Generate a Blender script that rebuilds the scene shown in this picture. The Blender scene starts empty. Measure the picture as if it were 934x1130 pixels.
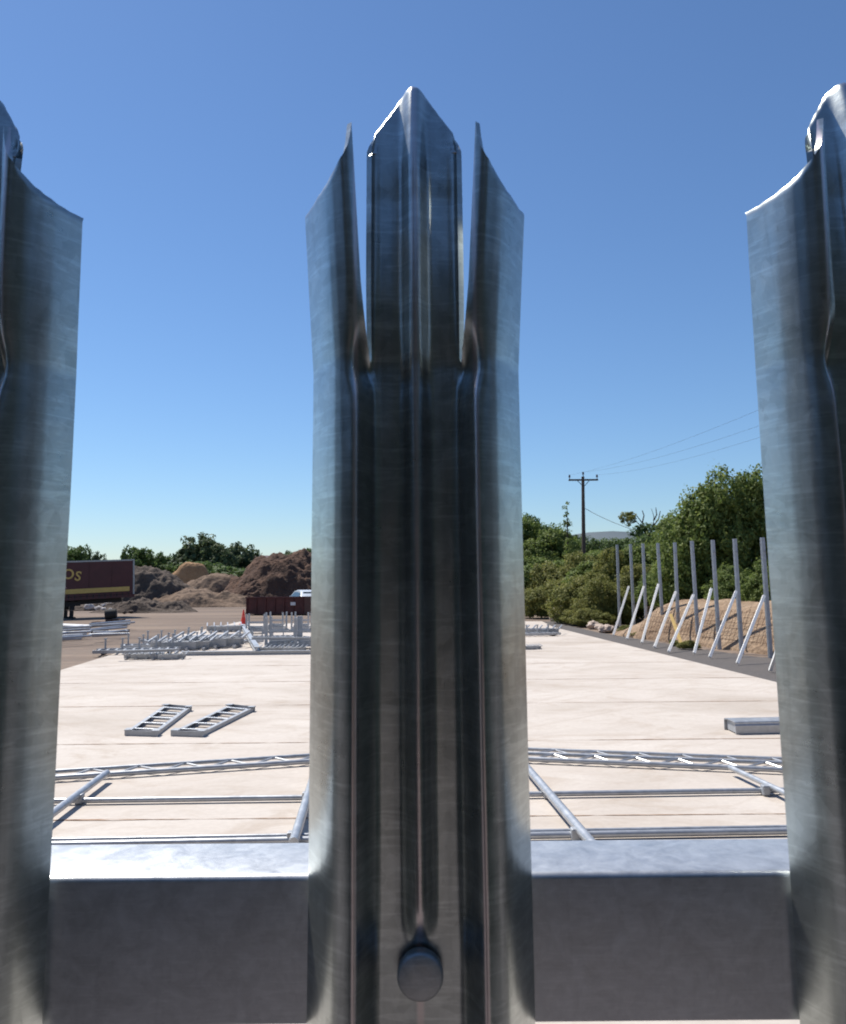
import bpy, bmesh, math, random
import numpy as np
from mathutils import Vector, Matrix, noise, Euler
random.seed(7); RNG = np.random.default_rng(11)
rad = math.radians
S = bpy.context.scene
COL = S.collection
PI = math.pi

# ------------------------------------------------------------------ camera
W0, H0, FPX, PPY = 934.0, 1130.0, 915.0, 507.0
CAMZ = 2.22
PITCH, ROLL, YAW = rad(8.3), rad(-0.5), rad(0.0)
ROT = (Matrix.Rotation(YAW, 3, 'Z') @ Matrix.Rotation(PI/2 + PITCH, 3, 'X') @ Matrix.Rotation(ROLL, 3, 'Z'))
CP = Vector((0, 0, CAMZ))
def ray(px, py):
    return ROT @ Vector(((px - W0/2)/FPX, -(py - PPY)/FPX, -1.0))
def onz(px, py, z=0.0):           # the point at height z seen at a spot of the photograph
    d = ray(px, py); return CP + d*((z - CAMZ)/d.z)
def ony(px, py, y):               # the point at a distance y from the fence
    d = ray(px, py); return CP + d*(y/d.y)
cam = bpy.data.cameras.new('camera'); camo = bpy.data.objects.new('camera', cam); COL.objects.link(camo)
camo.matrix_world = Matrix.Translation(CP) @ ROT.to_4x4()
cam.sensor_fit = 'HORIZONTAL'; cam.sensor_width = 36; cam.lens = FPX/W0*36
cam.shift_y = (PPY - H0/2)/W0
cam.clip_start = 0.02; cam.clip_end = 9000
cam.dof.use_dof = True; cam.dof.focus_distance = 0.62; cam.dof.aperture_fstop = 34
S.camera = camo

# ------------------------------------------------------------------ light
SUN_EL, SUN_AZ = rad(57), rad(-47)         # azimuth from +Y, negative = to the left
sd = Vector((math.sin(SUN_AZ)*math.cos(SUN_EL), math.cos(SUN_AZ)*math.cos(SUN_EL), math.sin(SUN_EL)))
sl = bpy.data.lights.new('sun', 'SUN'); sl.energy = 4.7; sl.angle = rad(0.53); sl.color = (1.0, 0.945, 0.86)
so = bpy.data.objects.new('sun', sl); COL.objects.link(so)
so.rotation_euler = (-sd).to_track_quat('-Z', 'Y').to_euler()
w = bpy.data.worlds.new('World'); S.world = w; w.use_nodes = True
nt = w.node_tree; bg = nt.nodes['Background']
sky = nt.nodes.new('ShaderNodeTexSky'); sky.sky_type = 'NISHITA'; sky.sun_disc = False
sky.sun_elevation = SUN_EL; sky.sun_rotation = SUN_AZ
sky.air_density = 1.1; sky.dust_density = 0.12; sky.ozone_density = 9.5; sky.altitude = 0
nt.links.new(sky.outputs[0], bg.inputs[0]); bg.inputs[1].default_value = 0.090
S.view_settings.view_transform = 'Standard'; S.view_settings.look = 'None'
S.view_settings.exposure = 0.42; S.view_settings.gamma = 1
S.render.engine = 'CYCLES'

# ------------------------------------------------------------------ materials
class NM:
    def __init__(s, name):
        s.m = bpy.data.materials.new(name); s.m.use_nodes = True
        s.t = s.m.node_tree; s.n = s.t.nodes; s.p = s.n['Principled BSDF']
        s.tc = s.n.new('ShaderNodeTexCoord')
    def link(s, a, b): s.t.links.new(a, b)
    def coord(s, scale=(1,1,1), space='Object', loc=(0,0,0)):
        if space == 'World':
            g = s.n.new('ShaderNodeNewGeometry'); src = g.outputs['Position']
        else: src = s.tc.outputs[space]
        mp = s.n.new('ShaderNodeMapping'); mp.inputs['Scale'].default_value = scale; mp.inputs['Location'].default_value = loc
        s.link(src, mp.inputs[0]); return mp.outputs[0]
    def noise(s, co, scale=5, detail=6, rough=.6, dist=0):
        n = s.n.new('ShaderNodeTexNoise'); s.link(co, n.inputs['Vector'])
        n.inputs['Scale'].default_value = scale; n.inputs['Detail'].default_value = detail
        n.inputs['Roughness'].default_value = rough; n.inputs['Distortion'].default_value = dist
        return n.outputs['Fac']
    def voro(s, co, scale=5, out='Distance', feature='F1'):
        n = s.n.new('ShaderNodeTexVoronoi'); n.feature = feature; s.link(co, n.inputs['Vector']); n.inputs['Scale'].default_value = scale
        return n.outputs[out]
    def ramp(s, fac, stops):
        r = s.n.new('ShaderNodeValToRGB'); e = r.color_ramp.elements
        while len(e) < len(stops): e.new(.5)
        for k, (p, c) in enumerate(stops):
            e[k].position = p; e[k].color = (c, c, c, 1) if not hasattr(c, '__len__') else (*c, 1)
        s.link(fac, r.inputs[0]); return r.outputs[0]
    def mix(s, fac, a, b, mode='MIX'):
        n = s.n.new('ShaderNodeMix'); n.data_type = 'RGBA'; n.blend_type = mode
        for idx, v in ((0, fac), (6, a), (7, b)):
            if hasattr(v, 'type') and hasattr(v, 'is_linked'): s.link(v, n.inputs[idx])
            elif idx == 0: n.inputs[0].default_value = v
            else: n.inputs[idx].default_value = (*v, 1) if hasattr(v, '__len__') else (v, v, v, 1)
        return n.outputs[2]
    def math(s, op, a, b=0):
        n = s.n.new('ShaderNodeMath'); n.operation = op
        for i, v in ((0, a), (1, b)):
            if hasattr(v, 'is_linked'): s.link(v, n.inputs[i])
            else: n.inputs[i].default_value = v
        return n.outputs[0]
    def bump(s, h, strength=.3, dist=.01):
        b = s.n.new('ShaderNodeBump'); b.inputs['Strength'].default_value = strength; b.inputs['Distance'].default_value = dist
        s.link(h, b.inputs['Height']); s.link(b.outputs[0], s.p.inputs['Normal'])
    def set(s, **k):
        for a, v in k.items():
            i = s.p.inputs[a.replace('_', ' ')]
            if hasattr(v, 'is_linked'): s.link(v, i)
            else: i.default_value = (*v, 1) if hasattr(v, '__len__') else v
        return s.m

def galv(name, base, rough, metal=1.0, fine=1.0, spangle=.12, bump=.12, mark=.35):
    k = NM(name)
    streak = k.noise(k.coord((45, 45, 420)), 1.0*fine, 5, .7, .6)      # faint drag marks across the section
    runs = k.noise(k.coord((170, 170, 9)), 1.0*fine, 4, .6, .4)        # zinc runs down the section
    blot = k.noise(k.coord((1, 1, 1)), 34*fine, 7, .72, .9)
    fine_ = k.noise(k.coord((1, 1, .6)), 420*fine, 4, .7, .2)
    spg = k.voro(k.coord((1, 1, 1)), 210*fine, 'Color')
    sep = k.n.new('ShaderNodeSeparateColor'); k.link(spg, sep.inputs[0])
    c1 = k.mix(k.ramp(blot, [(.32, 0), (.68, 1)]), tuple(v*.84 for v in base), tuple(min(1, v*1.12) for v in base))
    c2 = k.mix(spangle, c1, sep.outputs[0], 'OVERLAY')
    c3 = k.mix(k.ramp(streak, [(.50, 0), (.68, mark*1.3)]), c2, tuple(min(1, v*1.65) for v in base))
    c4 = k.mix(k.ramp(runs, [(.58, 0), (.70, mark*.6)]), c3, tuple(v*.55 for v in base))
    c5 = k.mix(k.ramp(fine_, [(.62, 0), (.72, mark)]), c4, tuple(v*.5 for v in base))
    r = k.math('ADD', k.math('MULTIPLY', blot, .20), rough - .10)
    r2 = k.math('ADD', r, k.math('MULTIPLY', fine_, .10))
    hh = k.math('ADD', k.math('MULTIPLY', fine_, .15), k.math('ADD', k.math('MULTIPLY', blot, .8), k.math('MULTIPLY', streak, .12)))
    k.bump(hh, bump, .002)
    if name == 'galvanised_pale':            # bright pinkish crease highlights painted into the colour
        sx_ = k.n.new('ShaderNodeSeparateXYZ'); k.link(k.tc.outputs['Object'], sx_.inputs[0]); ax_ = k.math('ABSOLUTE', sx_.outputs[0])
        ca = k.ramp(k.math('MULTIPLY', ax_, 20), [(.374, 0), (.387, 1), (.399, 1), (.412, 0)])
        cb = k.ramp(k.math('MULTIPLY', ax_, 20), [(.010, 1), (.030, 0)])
        crest_glint = k.math('MULTIPLY', k.math('MAXIMUM', ca, k.math('MULTIPLY', cb, .7)), k.math('ADD', .35, k.math('MULTIPLY', runs, .9)))
        c5 = k.mix(crest_glint, c5, (.88, .74, .73))
    return k.set(Base_Color=c5, Roughness=r2, Metallic=metal)
M = {}
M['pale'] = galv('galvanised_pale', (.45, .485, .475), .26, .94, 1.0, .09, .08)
M['rail'] = galv('galvanised_rail', (.55, .565, .575), .36, .75, 2.2, .05, .03, .14)
M['bolt'] = galv('bolt_steel', (.46, .47, .46), .48, .8, 1.5, .08, .2)
def steel(name, base, rough, metal=.75):
    k = NM(name); n = k.noise(k.coord(), 9, 5, .6, .4)
    c = k.mix(k.ramp(n, [(.3, 0), (.7, 1)]), tuple(v*.72 for v in base), base)
    k.bump(n, .1, .004)
    return k.set(Base_Color=c, Roughness=k.math('ADD', k.math('MULTIPLY', n, .25), rough-.1), Metallic=metal)
M['steel'] = steel('galvanised_steel', (.50, .52, .545), .38, .5)
M['steel_dull'] = steel('dull_galvanised_steel', (.42, .44, .465), .5, .4)
M['post'] = steel('post_steel', (.52, .56, .60), .5, .35)
def plain(name, col, rough=.6, var=.25, scale=4, metal=0, bump=.1, bd=.01):
    k = NM(name); n = k.noise(k.coord(), scale, 6, .62, .3)
    c = k.mix(k.ramp(n, [(.3, 0), (.7, 1)]), tuple(v*(1-var) for v in col), tuple(min(1, v*(1+var*.6)) for v in col))
    k.bump(n, bump, bd)
    return k.set(Base_Color=c, Roughness=rough, Metallic=metal)
M['white_timber'] = plain('white_painted_timber', (.90, .88, .84), .6, .12, 12)
M['yellow_timber'] = plain('yellow_timber', (.58, .40, .14), .6, .2, 12)
M['maroon'] = plain('maroon_curtain', (.078, .018, .020), .5, .2, 1.5)
M['skip_paint'] = plain('maroon_skip_paint', (.10, .026, .022), .6, .45, 3)
M['yellow_print'] = plain('yellow_print', (.62, .43, .12), .5, .15, 5)
M['pink_print'] = plain('faded_pink_print', (.42, .22, .23), .5, .2, 5)
M['grey_trim'] = plain('grey_aluminium_trim', (.36, .38, .38), .45, .2, 6, .3)
M['black_frame'] = plain('black_chassis', (.02, .02, .022), .6, .3, 8)
M['tyre'] = plain('tyre_rubber', (.018, .018, .018), .85, .2, 10)
M['car_paint'] = plain('silver_car_paint', (.62, .66, .70), .28, .04, 3, .15, 0)
M['glass'] = plain('dark_glass', (.03, .045, .055), .06, .05, 3, 0, 0)
M['lamp_red'] = plain('red_lamp', (.45, .02, .02), .2, .05)
M['cone'] = plain('orange_cone', (.75, .055, .03), .5, .1, 8)
M['white_sticker'] = plain('white_sticker', (.72, .72, .72), .5, .06)
M['white_rubble'] = plain('pale_rubble', (.52, .48, .45), .9, .35, 2.5, 0, .5, .05)
M['pole_wood'] = plain('weathered_pole_timber', (.10, .075, .06), .85, .3, 6, 0, .4, .02)
M['insulator'] = plain('insulator', (.09, .05, .04), .3, .1)
M['cable'] = plain('cable', (.05, .05, .055), .6, .1)
M['bark'] = plain('bark', (.085, .065, .05), .9, .4, 9, 0, .6, .03)
M['mesh_wire'] = plain('rusty_mesh_wire', (.17, .10, .06), .8, .3, 8, .2)
M['block'] = plain('concrete_block', (.46, .42, .38), .9, .2, 5, 0, .3, .02)
M['boulder'] = plain('boulder', (.50, .40, .33), .9, .3, 2, 0, .6, .06)
M['roof_far'] = plain('far_roof', (.10, .06, .065), .8, .2, 1)
M['wall_far'] = plain('far_wall', (.16, .15, .16), .8, .2, 1)

def leafmat(name, c_dark, c_mid, c_light, trans=.25):
    k = NM(name)
    g = k.n.new('ShaderNodeNewGeometry')
    n = k.noise(k.coord((1,1,1), 'World'), .55, 3, .6)
    f = k.math('ADD', k.math('MULTIPLY', g.outputs['Random Per Island'], .55), k.math('MULTIPLY', n, .5))
    c = k.ramp(f, [(.15, c_dark), (.5, c_mid), (.85, c_light)])
    k.set(Base_Color=c, Roughness=.62)
    k.p.inputs['Specular IOR Level'].default_value = .3
    tr = k.n.new('ShaderNodeBsdfTranslucent'); k.link(c, tr.inputs[0])
    mx = k.n.new('ShaderNodeMixShader'); mx.inputs[0].default_value = trans
    k.link(k.p.outputs[0], mx.inputs[1]); k.link(tr.outputs[0], mx.inputs[2])
    k.link(mx.outputs[0], k.n['Material Output'].inputs[0]); return k.m
M['leaf_a'] = leafmat('foliage_mid', (0.065, 0.102, 0.026), (0.145, 0.203, 0.048), (0.244, 0.284, 0.083), 0.45)
M['leaf_b'] = leafmat('foliage_dark', (0.045, 0.083, 0.026), (0.093, 0.149, 0.045), (0.161, 0.224, 0.067), 0.42)
M['leaf_c'] = leafmat('foliage_olive', (0.097, 0.118, 0.030), (0.201, 0.214, 0.058), (0.312, 0.289, 0.097), 0.45)
M['leaf_far'] = leafmat('foliage_far', (.050, .078, .036), (.090, .125, .055), (.13, .165, .075), .35)

# soil kinds
def soil(name, a, b, c, scale=1.0, bump=.8, bd=.12):
    k = NM(name); co = k.coord((1,1,1), 'World')
    n1 = k.noise(co, .35*scale, 8, .68, .5); n2 = k.noise(co, 3.2*scale, 8, .7); v = k.voro(co, 2.6*scale)
    base = k.ramp(n1, [(.32, a), (.5, b), (.7, c)])
    c2 = k.mix(k.ramp(n2, [(.35, .55), (.7, 0)]), base, tuple(x*.45 for x in a))
    h = k.math('ADD', n2, k.math('MULTIPLY', v, .5))
    k.bump(h, bump, bd)
    return k.set(Base_Color=c2, Roughness=.95)
M['soil_grey'] = soil('grey_brown_soil', (.060, .043, .034), (.105, .077, .059), (.165, .125, .098))
M['soil_brown'] = soil('brown_soil', (.13, .083, .055), (.21, .140, .093), (.29, .20, .14), 1, .6)
M['soil_dark'] = soil('dark_brown_soil', (.075, .039, .026), (.130, .070, .045), (.19, .108, .070), 1.2, 1, .2)
M['soil_orange'] = soil('orange_sand', (.34, .19, .095), (.42, .25, .125), (.48, .31, .17), 1, .4)
M['bank'] = soil('tan_clay_bank', (.27, .175, .11), (.43, .30, .195), (.52, .39, .275), 2.2, 1.0, .12)
k = NM('yard_dirt'); co = k.coord((1,1,1), 'World')
n1 = k.noise(k.coord((.06, .22, .2), 'World'), 1.0, 8, .62, .8); n2 = k.noise(co, 5, 7, .7); n3 = k.noise(k.coord((.12, 1.5, 1), 'World'), .8, 5, .6, .3)
base = k.ramp(n1, [(.34, (.115, .078, .055)), (.5, (.200, .143, .104)), (.66, (.30, .22, .160))])
c2 = k.mix(k.ramp(n3, [(.42, .5), (.6, 0)]), base, (.13, .10, .08))
c3 = k.mix(k.ramp(n2, [(.4, .35), (.65, 0)]), c2, (.10, .08, .065))
k.bump(n2, .6, .05); M['dirt'] = k.set(Base_Color=c3, Roughness=.95)
k = NM('dark_chippings'); co = k.coord((1,1,1), 'World')
n2 = k.noise(co, 9, 7, .75); n1 = k.noise(co, .6, 5, .6)
c = k.mix(n1, k.ramp(n2, [(.3, (.045, .044, .045)), (.7, (.13, .12, .118))]), (.11, .095, .085))
k.bump(n2, .7, .03); M['chip'] = k.set(Base_Color=c, Roughness=.95)
k = NM('added_tarmac'); co = k.coord((1,1,1), 'World'); n2 = k.noise(co, 14, 7, .75); n1 = k.noise(co, .5, 5, .6)
c = k.mix(n1, k.ramp(n2, [(.3, (.070, .064, .066)), (.7, (.17, .152, .155))]), (.17, .145, .145)); k.bump(n2, .5, .01); M['added_lane'] = k.set(Base_Color=c, Roughness=.93)
# brushed concrete
k = NM('brushed_concrete'); co = k.coord((1,1,1), 'World')
nb = k.noise(k.coord((3.2, 60, 1), 'World'), 1.0, 3, .6, .2)           # broom lines across each bay
nl = k.noise(k.coord((.28, .5, 1), 'World'), 1.0, 7, .62, .7); nf = k.noise(co, 14, 8, .72); ns = k.noise(k.coord((.9, 1.3, 1), 'World'), .9, 8, .72, 1.6)
c = k.ramp(nl, [(.3, (.43, .375, .32)), (.5, (.53, .475, .42)), (.7, (.59, .54, .485))])
c = k.mix(k.ramp(ns, [(.50, 0), (.70, .55)]), c, (.36, .28, .21))
nd = k.noise(k.coord((.9, .9, 1), 'World'), 1, 2, .5)
mpr = k.n.new('ShaderNodeMapping'); mpr.vector_type = 'TEXTURE'; mpr.inputs['Rotation'].default_value = (0, 0, .75); mpr.inputs['Scale'].default_value = (5.0, .32, 1); k.link(co, mpr.inputs[0])
ntr = k.noise(mpr.outputs[0], 1.0, 6, .65, .35)                      # drag and tyre marks at a slant
c = k.mix(k.ramp(ntr, [(.56, 0), (.70, .38)]), c, (.38, .31, .25))
ncr = k.voro(k.coord((.22, .3, 1), 'World'), 1.0, 'Distance', 'DISTANCE_TO_EDGE')
c = k.mix(k.ramp(nb, [(.35, .14), (.6, 0)]), c, (.30, .25, .21))
c = k.mix(k.ramp(nf, [(.35, .14), (.6, 0)]), c, (.22, .18, .15))
k.bump(k.math('ADD', nb, k.math('MULTIPLY', nf, .4)), .35, .006); M['concrete'] = k.set(Base_Color=c, Roughness=.9)
k = NM('joint_dirt'); co = k.coord((1,1,1), 'World'); n = k.noise(co, 3.5, 7, .75, .5)
M['joint'] = k.set(Base_Color=k.ramp(n, [(.35, (.16, .085, .05)), (.5, (.33, .22, .15)), (.66, (.47, .40, .34))]), Roughness=.95)
k = NM('far_hill'); n = k.noise(k.coord((1,1,1), 'World'), .006, 6, .6)
M['hill'] = k.set(Base_Color=k.ramp(n, [(.35, (.075, .10, .12)), (.65, (.11, .135, .15))]), Roughness=1)

# ------------------------------------------------------------------ mesh tools
class MB:
    def __init__(s): s.v = []; s.f = []
    def add(s, vs, fs):
        o = len(s.v); s.v += [tuple(x) for x in vs]; s.f += [tuple(i+o for i in f) for f in fs]; return s
    def box(s, c, d, R=None):
        hx, hy, hz = d[0]/2, d[1]/2, d[2]/2; c = Vector(c)
        vs = [Vector((x*hx, y*hy, z*hz)) for z in (-1, 1) for x, y in ((-1,-1), (1,-1), (1,1), (-1,1))]
        if R is not None: vs = [R @ v for v in vs]
        return s.add([c+v for v in vs], [(3,2,1,0), (4,5,6,7), (0,1,5,4), (1,2,6,5), (2,3,7,6), (3,0,4,7)])
    def bar(s, a, b, wd, ht, up=(0,0,1)):       # rectangular bar from a to b
        a = Vector(a); b = Vector(b); x = (b-a).normalized(); u = Vector(up); y = u.cross(x)
        if y.length < 1e-4: y = Vector((1,0,0)).cross(x)
        y.normalize(); z = x.cross(y); R = Matrix((x, y, z)).transposed()
        return s.box((a+b)/2, ((b-a).length, wd, ht), R)
    def tube(s, a, b, r0, r1=None, n=10, cap=True):
        r1 = r0 if r1 is None else r1; a = Vector(a); b = Vector(b); x = (b-a).normalized()
        y = x.orthogonal().normalized(); z = x.cross(y)
        vs = [p + (y*math.cos(t) + z*math.sin(t))*r for p, r in ((a, r0), (b, r1)) for t in [2*PI*i/n for i in range(n)]]
        fs = [(i, (i+1) % n, n+(i+1) % n, n+i) for i in range(n)]
        if cap: fs += [tuple(range(n-1, -1, -1)), tuple(range(n, 2*n))]
        return s.add(vs, fs)
    def path(s, pts, rs, n=8):
        pts = [Vector(p) for p in pts]; rings = []
        for i, p in enumerate(pts):
            d = (pts[min(i+1, len(pts)-1)] - pts[max(i-1, 0)]).normalized()
            y = Vector((0,1,0)) if abs(d.y) < .8 else Vector((1,0,0)); z = d.cross(y).normalized(); y = z.cross(d)
            r = rs[i] if hasattr(rs, '__len__') else rs
            rings.append([p + (y*math.cos(2*PI*k/n) + z*math.sin(2*PI*k/n))*r for k in range(n)])
        fs = [(i*n+k, i*n+(k+1) % n, (i+1)*n+(k+1) % n, (i+1)*n+k) for i in range(len(pts)-1) for k in range(n)]
        fs += [tuple(range(n-1, -1, -1)), tuple(range((len(pts)-1)*n, len(pts)*n))]
        return s.add([v for r in rings for v in r], fs)
    def prism(s, pts, z0, z1):                  # outline in xy
        n = len(pts); vs = [(p[0], p[1], z) for z in (z0, z1) for p in pts]
        return s.add(vs, [tuple(range(n-1, -1, -1)), tuple(range(n, 2*n))] + [(i, (i+1) % n, n+(i+1) % n, n+i) for i in range(n)])
    def extr(s, prof, a, b, up=(0,0,1)):        # closed profile (side, up) swept from a to b
        a = Vector(a); b = Vector(b); x = (b-a).normalized(); y = Vector(up).cross(x).normalized(); z = x.cross(y); n = len(prof)
        vs = [p + y*q[0] + z*q[1] for p in (a, b) for q in prof]
        return s.add(vs, [tuple(range(n)), tuple(range(2*n-1, n-1, -1))] + [(i, n+i, n+(i+1) % n, (i+1) % n) for i in range(n)])
def link(name, me, mat, parent=None, loc=None):
    o = bpy.data.objects.new(name, me); COL.objects.link(o)
    if mat: me.materials.append(mat)
    if parent is not None: o.parent = parent
    elif loc is not None: o.location = loc
    return o
def obj(name, mb, mat, parent=None, origin=(0,0,0), smooth=False, loc=None, bevel=0, sharp=40):
    ox, oy, oz = origin; me = bpy.data.meshes.new(name)
    me.from_pydata([(x-ox, y-oy, z-oz) for x, y, z in mb.v], [], mb.f); me.update()
    bm = bmesh.new(); bm.from_mesh(me); bmesh.ops.recalc_face_normals(bm, faces=bm.faces); bm.to_mesh(me); bm.free()
    if smooth:
        me.shade_smooth(); me.set_sharp_from_angle(angle=rad(sharp))
    o = link(name, me, mat, parent, loc if parent is None else None)
    if parent is None and loc is None: o.location = origin
    if bevel:
        b = o.modifiers.new('bevel', 'BEVEL'); b.width = bevel; b.segments = 2; b.limit_method = 'ANGLE'
    return o
def tag(o, label=None, cat=None, group=None, kind=None):
    if label: o['label'] = label
    if cat: o['category'] = cat
    if group: o['group'] = group
    if kind: o['kind'] = kind
    return o
def thing(name, label, cat, loc=(0,0,0), group=None, rz=0):
    o = bpy.data.objects.new(name, None); COL.objects.link(o); o.location = loc; o.rotation_euler = (0, 0, rz)
    o.empty_display_size = .2
    return tag(o, label, cat, group)
def copy_tree(o, parent=None):
    c = o.copy(); COL.objects.link(c)
    if parent is not None: c.parent = parent
    for ch in list(o.children): copy_tree(ch, c)
    return c

# ------------------------------------------------------------------ the setting
# ground: one sheet, finer near the yard, rising very gently far off
mb = MB(); xs = [-4000, -1500, -600, -250, -120, -60, -30, -10, 10, 30, 60, 120, 250, 600, 1500, 4000]
ys = [-3000, -800, -200, -60, -20, 0, 20, 40, 60, 90, 130, 200, 400, 900, 2000, 5000]
vs = [(x, y, -.06) for y in ys for x in xs]; nx = len(xs)
mb.add(vs, [(j*nx+i, j*nx+i+1, (j+1)*nx+i+1, (j+1)*nx+i) for j in range(len(ys)-1) for i in range(nx-1)])
tag(obj('ground', mb, M['dirt']), kind='structure')

# concrete pad
L = [onz(265, 686), onz(180, 705), onz(62, 741)]
dl = (L[2]-L[1]).normalized(); Lnear = L[2] + dl*((L[2].y - 0.6)/abs(dl.y))
Rr = [onz(858, 753), onz(611, 692)]
dr = (Rr[0]-Rr[1]).normalized(); Rnear = Rr[0] + dr*((Rr[0].y - 0.6)/abs(dr.y))
far_r = onz(598, 685.5)
pad = [Lnear, L[2], L[1], L[0], Vector((L[0].x+1.0, far_r.y, 0)), far_r, Rr[1], Rr[0], Rnear]
mb = MB(); mb.prism([(p.x, p.y) for p in pad][::-1], -.16, 0); tag(obj('concrete_pad', mb, M['concrete']), kind='structure')
def edge_x(y, left):
    pts = [Lnear, L[2], L[1], L[0]] if left else [Rnear, Rr[0], Rr[1], far_r]
    for a, b in zip(pts, pts[1:]):
        if min(a.y, b.y) <= y <= max(a.y, b.y): return a.x + (b.x-a.x)*(y-a.y)/(b.y-a.y)
    return pts[-1].x
mb = MB()                                    # day joints with soil worked into them
jy = [onz(461, y).y for y in (902, 818.5, 777, 751)]
step = (jy[3]-jy[0])/3; jy = [jy[0]-step] + jy + [jy[3]+step*i for i in range(1, 7)]
for q, y in enumerate(jy):
    if y < 1 or y > far_r.y-.3: continue
    a, b = edge_x(y, True), edge_x(y, False); n = 90; xs_ = [a+(b-a)*i/n for i in range(n+1)]
    wv = [max(.003, .013 + .024*(noise.noise(Vector((x*.8, y, 3)))) + .018*noise.noise(Vector((x*4, y, 1)))) for x in xs_]
    cy = [y + .02*noise.noise(Vector((x*.35, y, 9))) for x in xs_]
    vs = [(x, c-w_, .004) for x, c, w_ in zip(xs_, cy, wv)] + [(x, c+w_, .004) for x, c, w_ in zip(xs_, cy, wv)]
    mb.add(vs, [(i, i+1, n+2+i, n+1+i) for i in range(n)])
tag(obj('concrete_joint', mb, M['joint']), kind='structure')

# dark strip of chippings along the right of the pad
ft = [onz(870, 727), onz(834, 723.5), onz(765, 714), onz(714, 706), onz(660, 697), onz(620, 688)]
dd = (ft[0]-ft[2]).normalized(); ft_near = ft[0] + dd*((ft[0].y-3)/abs(dd.y))
mb = MB(); pl = [Rnear, Rr[0], Rr[1], far_r] + [Vector((far_r.x+2, far_r.y+1, 0))] + ft[::-1] + [ft_near]
mb.add([(p.x, p.y, -.03) for p in pl], [tuple(range(len(pl)))]); tag(obj('gravel_strip', mb, M['chip']), kind='structure')

# unseen dark tarmac lane put on the near side to darken the pales' reflections
mb = MB(); mb.add([(-80, -9.5, -.056+.004), (80, -9.5, -.052), (80, .35, -.052), (-80, .35, -.052)], [(0,1,2,3)])
tag(obj('added_lane', mb, M['added_lane']), kind='structure')

# far bluish hills
mb = MB(); n = 60; vs = []
for i in range(n+1):
    x = -900 + 3000*i/n; h = 12 + 88*math.exp(-((x-400)/300)**2) + 8*noise.noise(Vector((x*.0016, 0, 5)))
    vs += [(x, 1500, -2), (x, 1500+260, h), (x, 2300, -2)]
mb.add(vs, [(i*3+k, i*3+3+k, i*3+4+k, i*3+1+k) for i in range(n) for k in (0, 1)])
tag(obj('hills', mb, M['hill'], smooth=True), kind='structure')

# ------------------------------------------------------------------ the clay bank behind the post line
def loft(lines, noise_amp, seed, close=None):
    pass
n = 110; rows = []
A = ft_near; Bp = onz(674, 699)
def along(t): return A.lerp(Bp, t)
prof = [(-.02, -.10), (.0, .02), (.2, .28), (.45, .52), (.75, .78), (1.05, 1.08), (1.4, 1.28), (1.9, 1.40), (4.5, 1.4), (7.5, 1.3), (9, -.1)]
mb = MB(); vs = []
dirb = (Bp-A).normalized(); sideb = Vector((-dirb.y, dirb.x, 0)); sideb = sideb if sideb.x > 0 else -sideb
for i in range(n+1):
    t = i/n; p = along(t); fall = min(1, (1-t)*14) ; fall = fall*fall*(3-2*fall)
    for q, (s_, z) in enumerate(prof):
        nz = noise.fractal(Vector((p.x+s_, p.y, z))*1.1, 1, 2, 4)
        zz = z*(.25+.75*fall) + (nz*.13 if 0 < q < 10 else 0)
        pp = p + sideb*(s_ + nz*.12)
        vs.append((pp.x, pp.y, zz))
m_ = len(prof); mb.add(vs, [(i*m_+k, (i+1)*m_+k, (i+1)*m_+k+1, i*m_+k+1) for i in range(n) for k in range(m_-1)])
tag(obj('earth_bank', mb, M['bank'], smooth=True, sharp=60), kind='structure')
def bank_z(p):
    s_ = (Vector((p.x, p.y, 0))-A).dot(sideb); t = (Vector((p.x, p.y, 0))-A).dot(dirb)/(Bp-A).length
    fall = min(1, max(0, (1-t)*14)); fall = fall*fall*(3-2*fall)
    if s_ <= 0: return 0
    for (a, za), (b, zb) in zip(prof, prof[1:]):
        if a <= s_ <= b: return (za+(zb-za)*(s_-a)/(b-a))*(.25+.75*fall)
    return 1.4

# ------------------------------------------------------------------ palisade fence in front of the camera
FD = .283                                   # distance of the pales' back edges
PCX = ony(461, 640, FD).x
CZ = CAMZ
profile = [(0,-5.6),(.8,-5.5),(2.0,-4.6),(3.2,-2.4),(4.3,-.8),(5.6,0),(8,.2),(12,.1),(14,-.7),(15.6,-3.4),(17,-7.4),(18.2,-10.8),(18.9,-12.2),(19.6,-12.7),(20.4,-12.5),(22,-11.6),(24,-10.2),(26,-8.2),(28,-5.4),(30,-1.9),(32,2.1),(34,6.4),(35,8.8)]
pu = np.array([p[0] for p in profile]); pd_ = np.array([p[1] for p in profile])
def prof_y(u):
    a = abs(u); return float(np.mean([np.interp(abs(a+e), pu, pd_) for e in (-.5, -.25, 0, .25, .5)]))/1000 if a < 34 else float(np.interp(a, pu, pd_))/1000
HS = .0722; SL = 15.4
def top_c(u):                              # outline of the middle point, u in mm
    a = abs(u)/SL
    return float(np.interp(a, [0, .08, .16, .25, .45, .7, .9, 1], [.1728, .1726, .1715, .1696, .1648, .1592, .1548, .1488]))
def top_s(u):
    a = (abs(u)-SL)/(35-SL)
    return float(np.interp(a, [0, .035, .1, .21, .36, .62, .88, 1], [.1597, .1556, .1515, .1480, .1436, .1352, .1275, .1246]))
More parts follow.
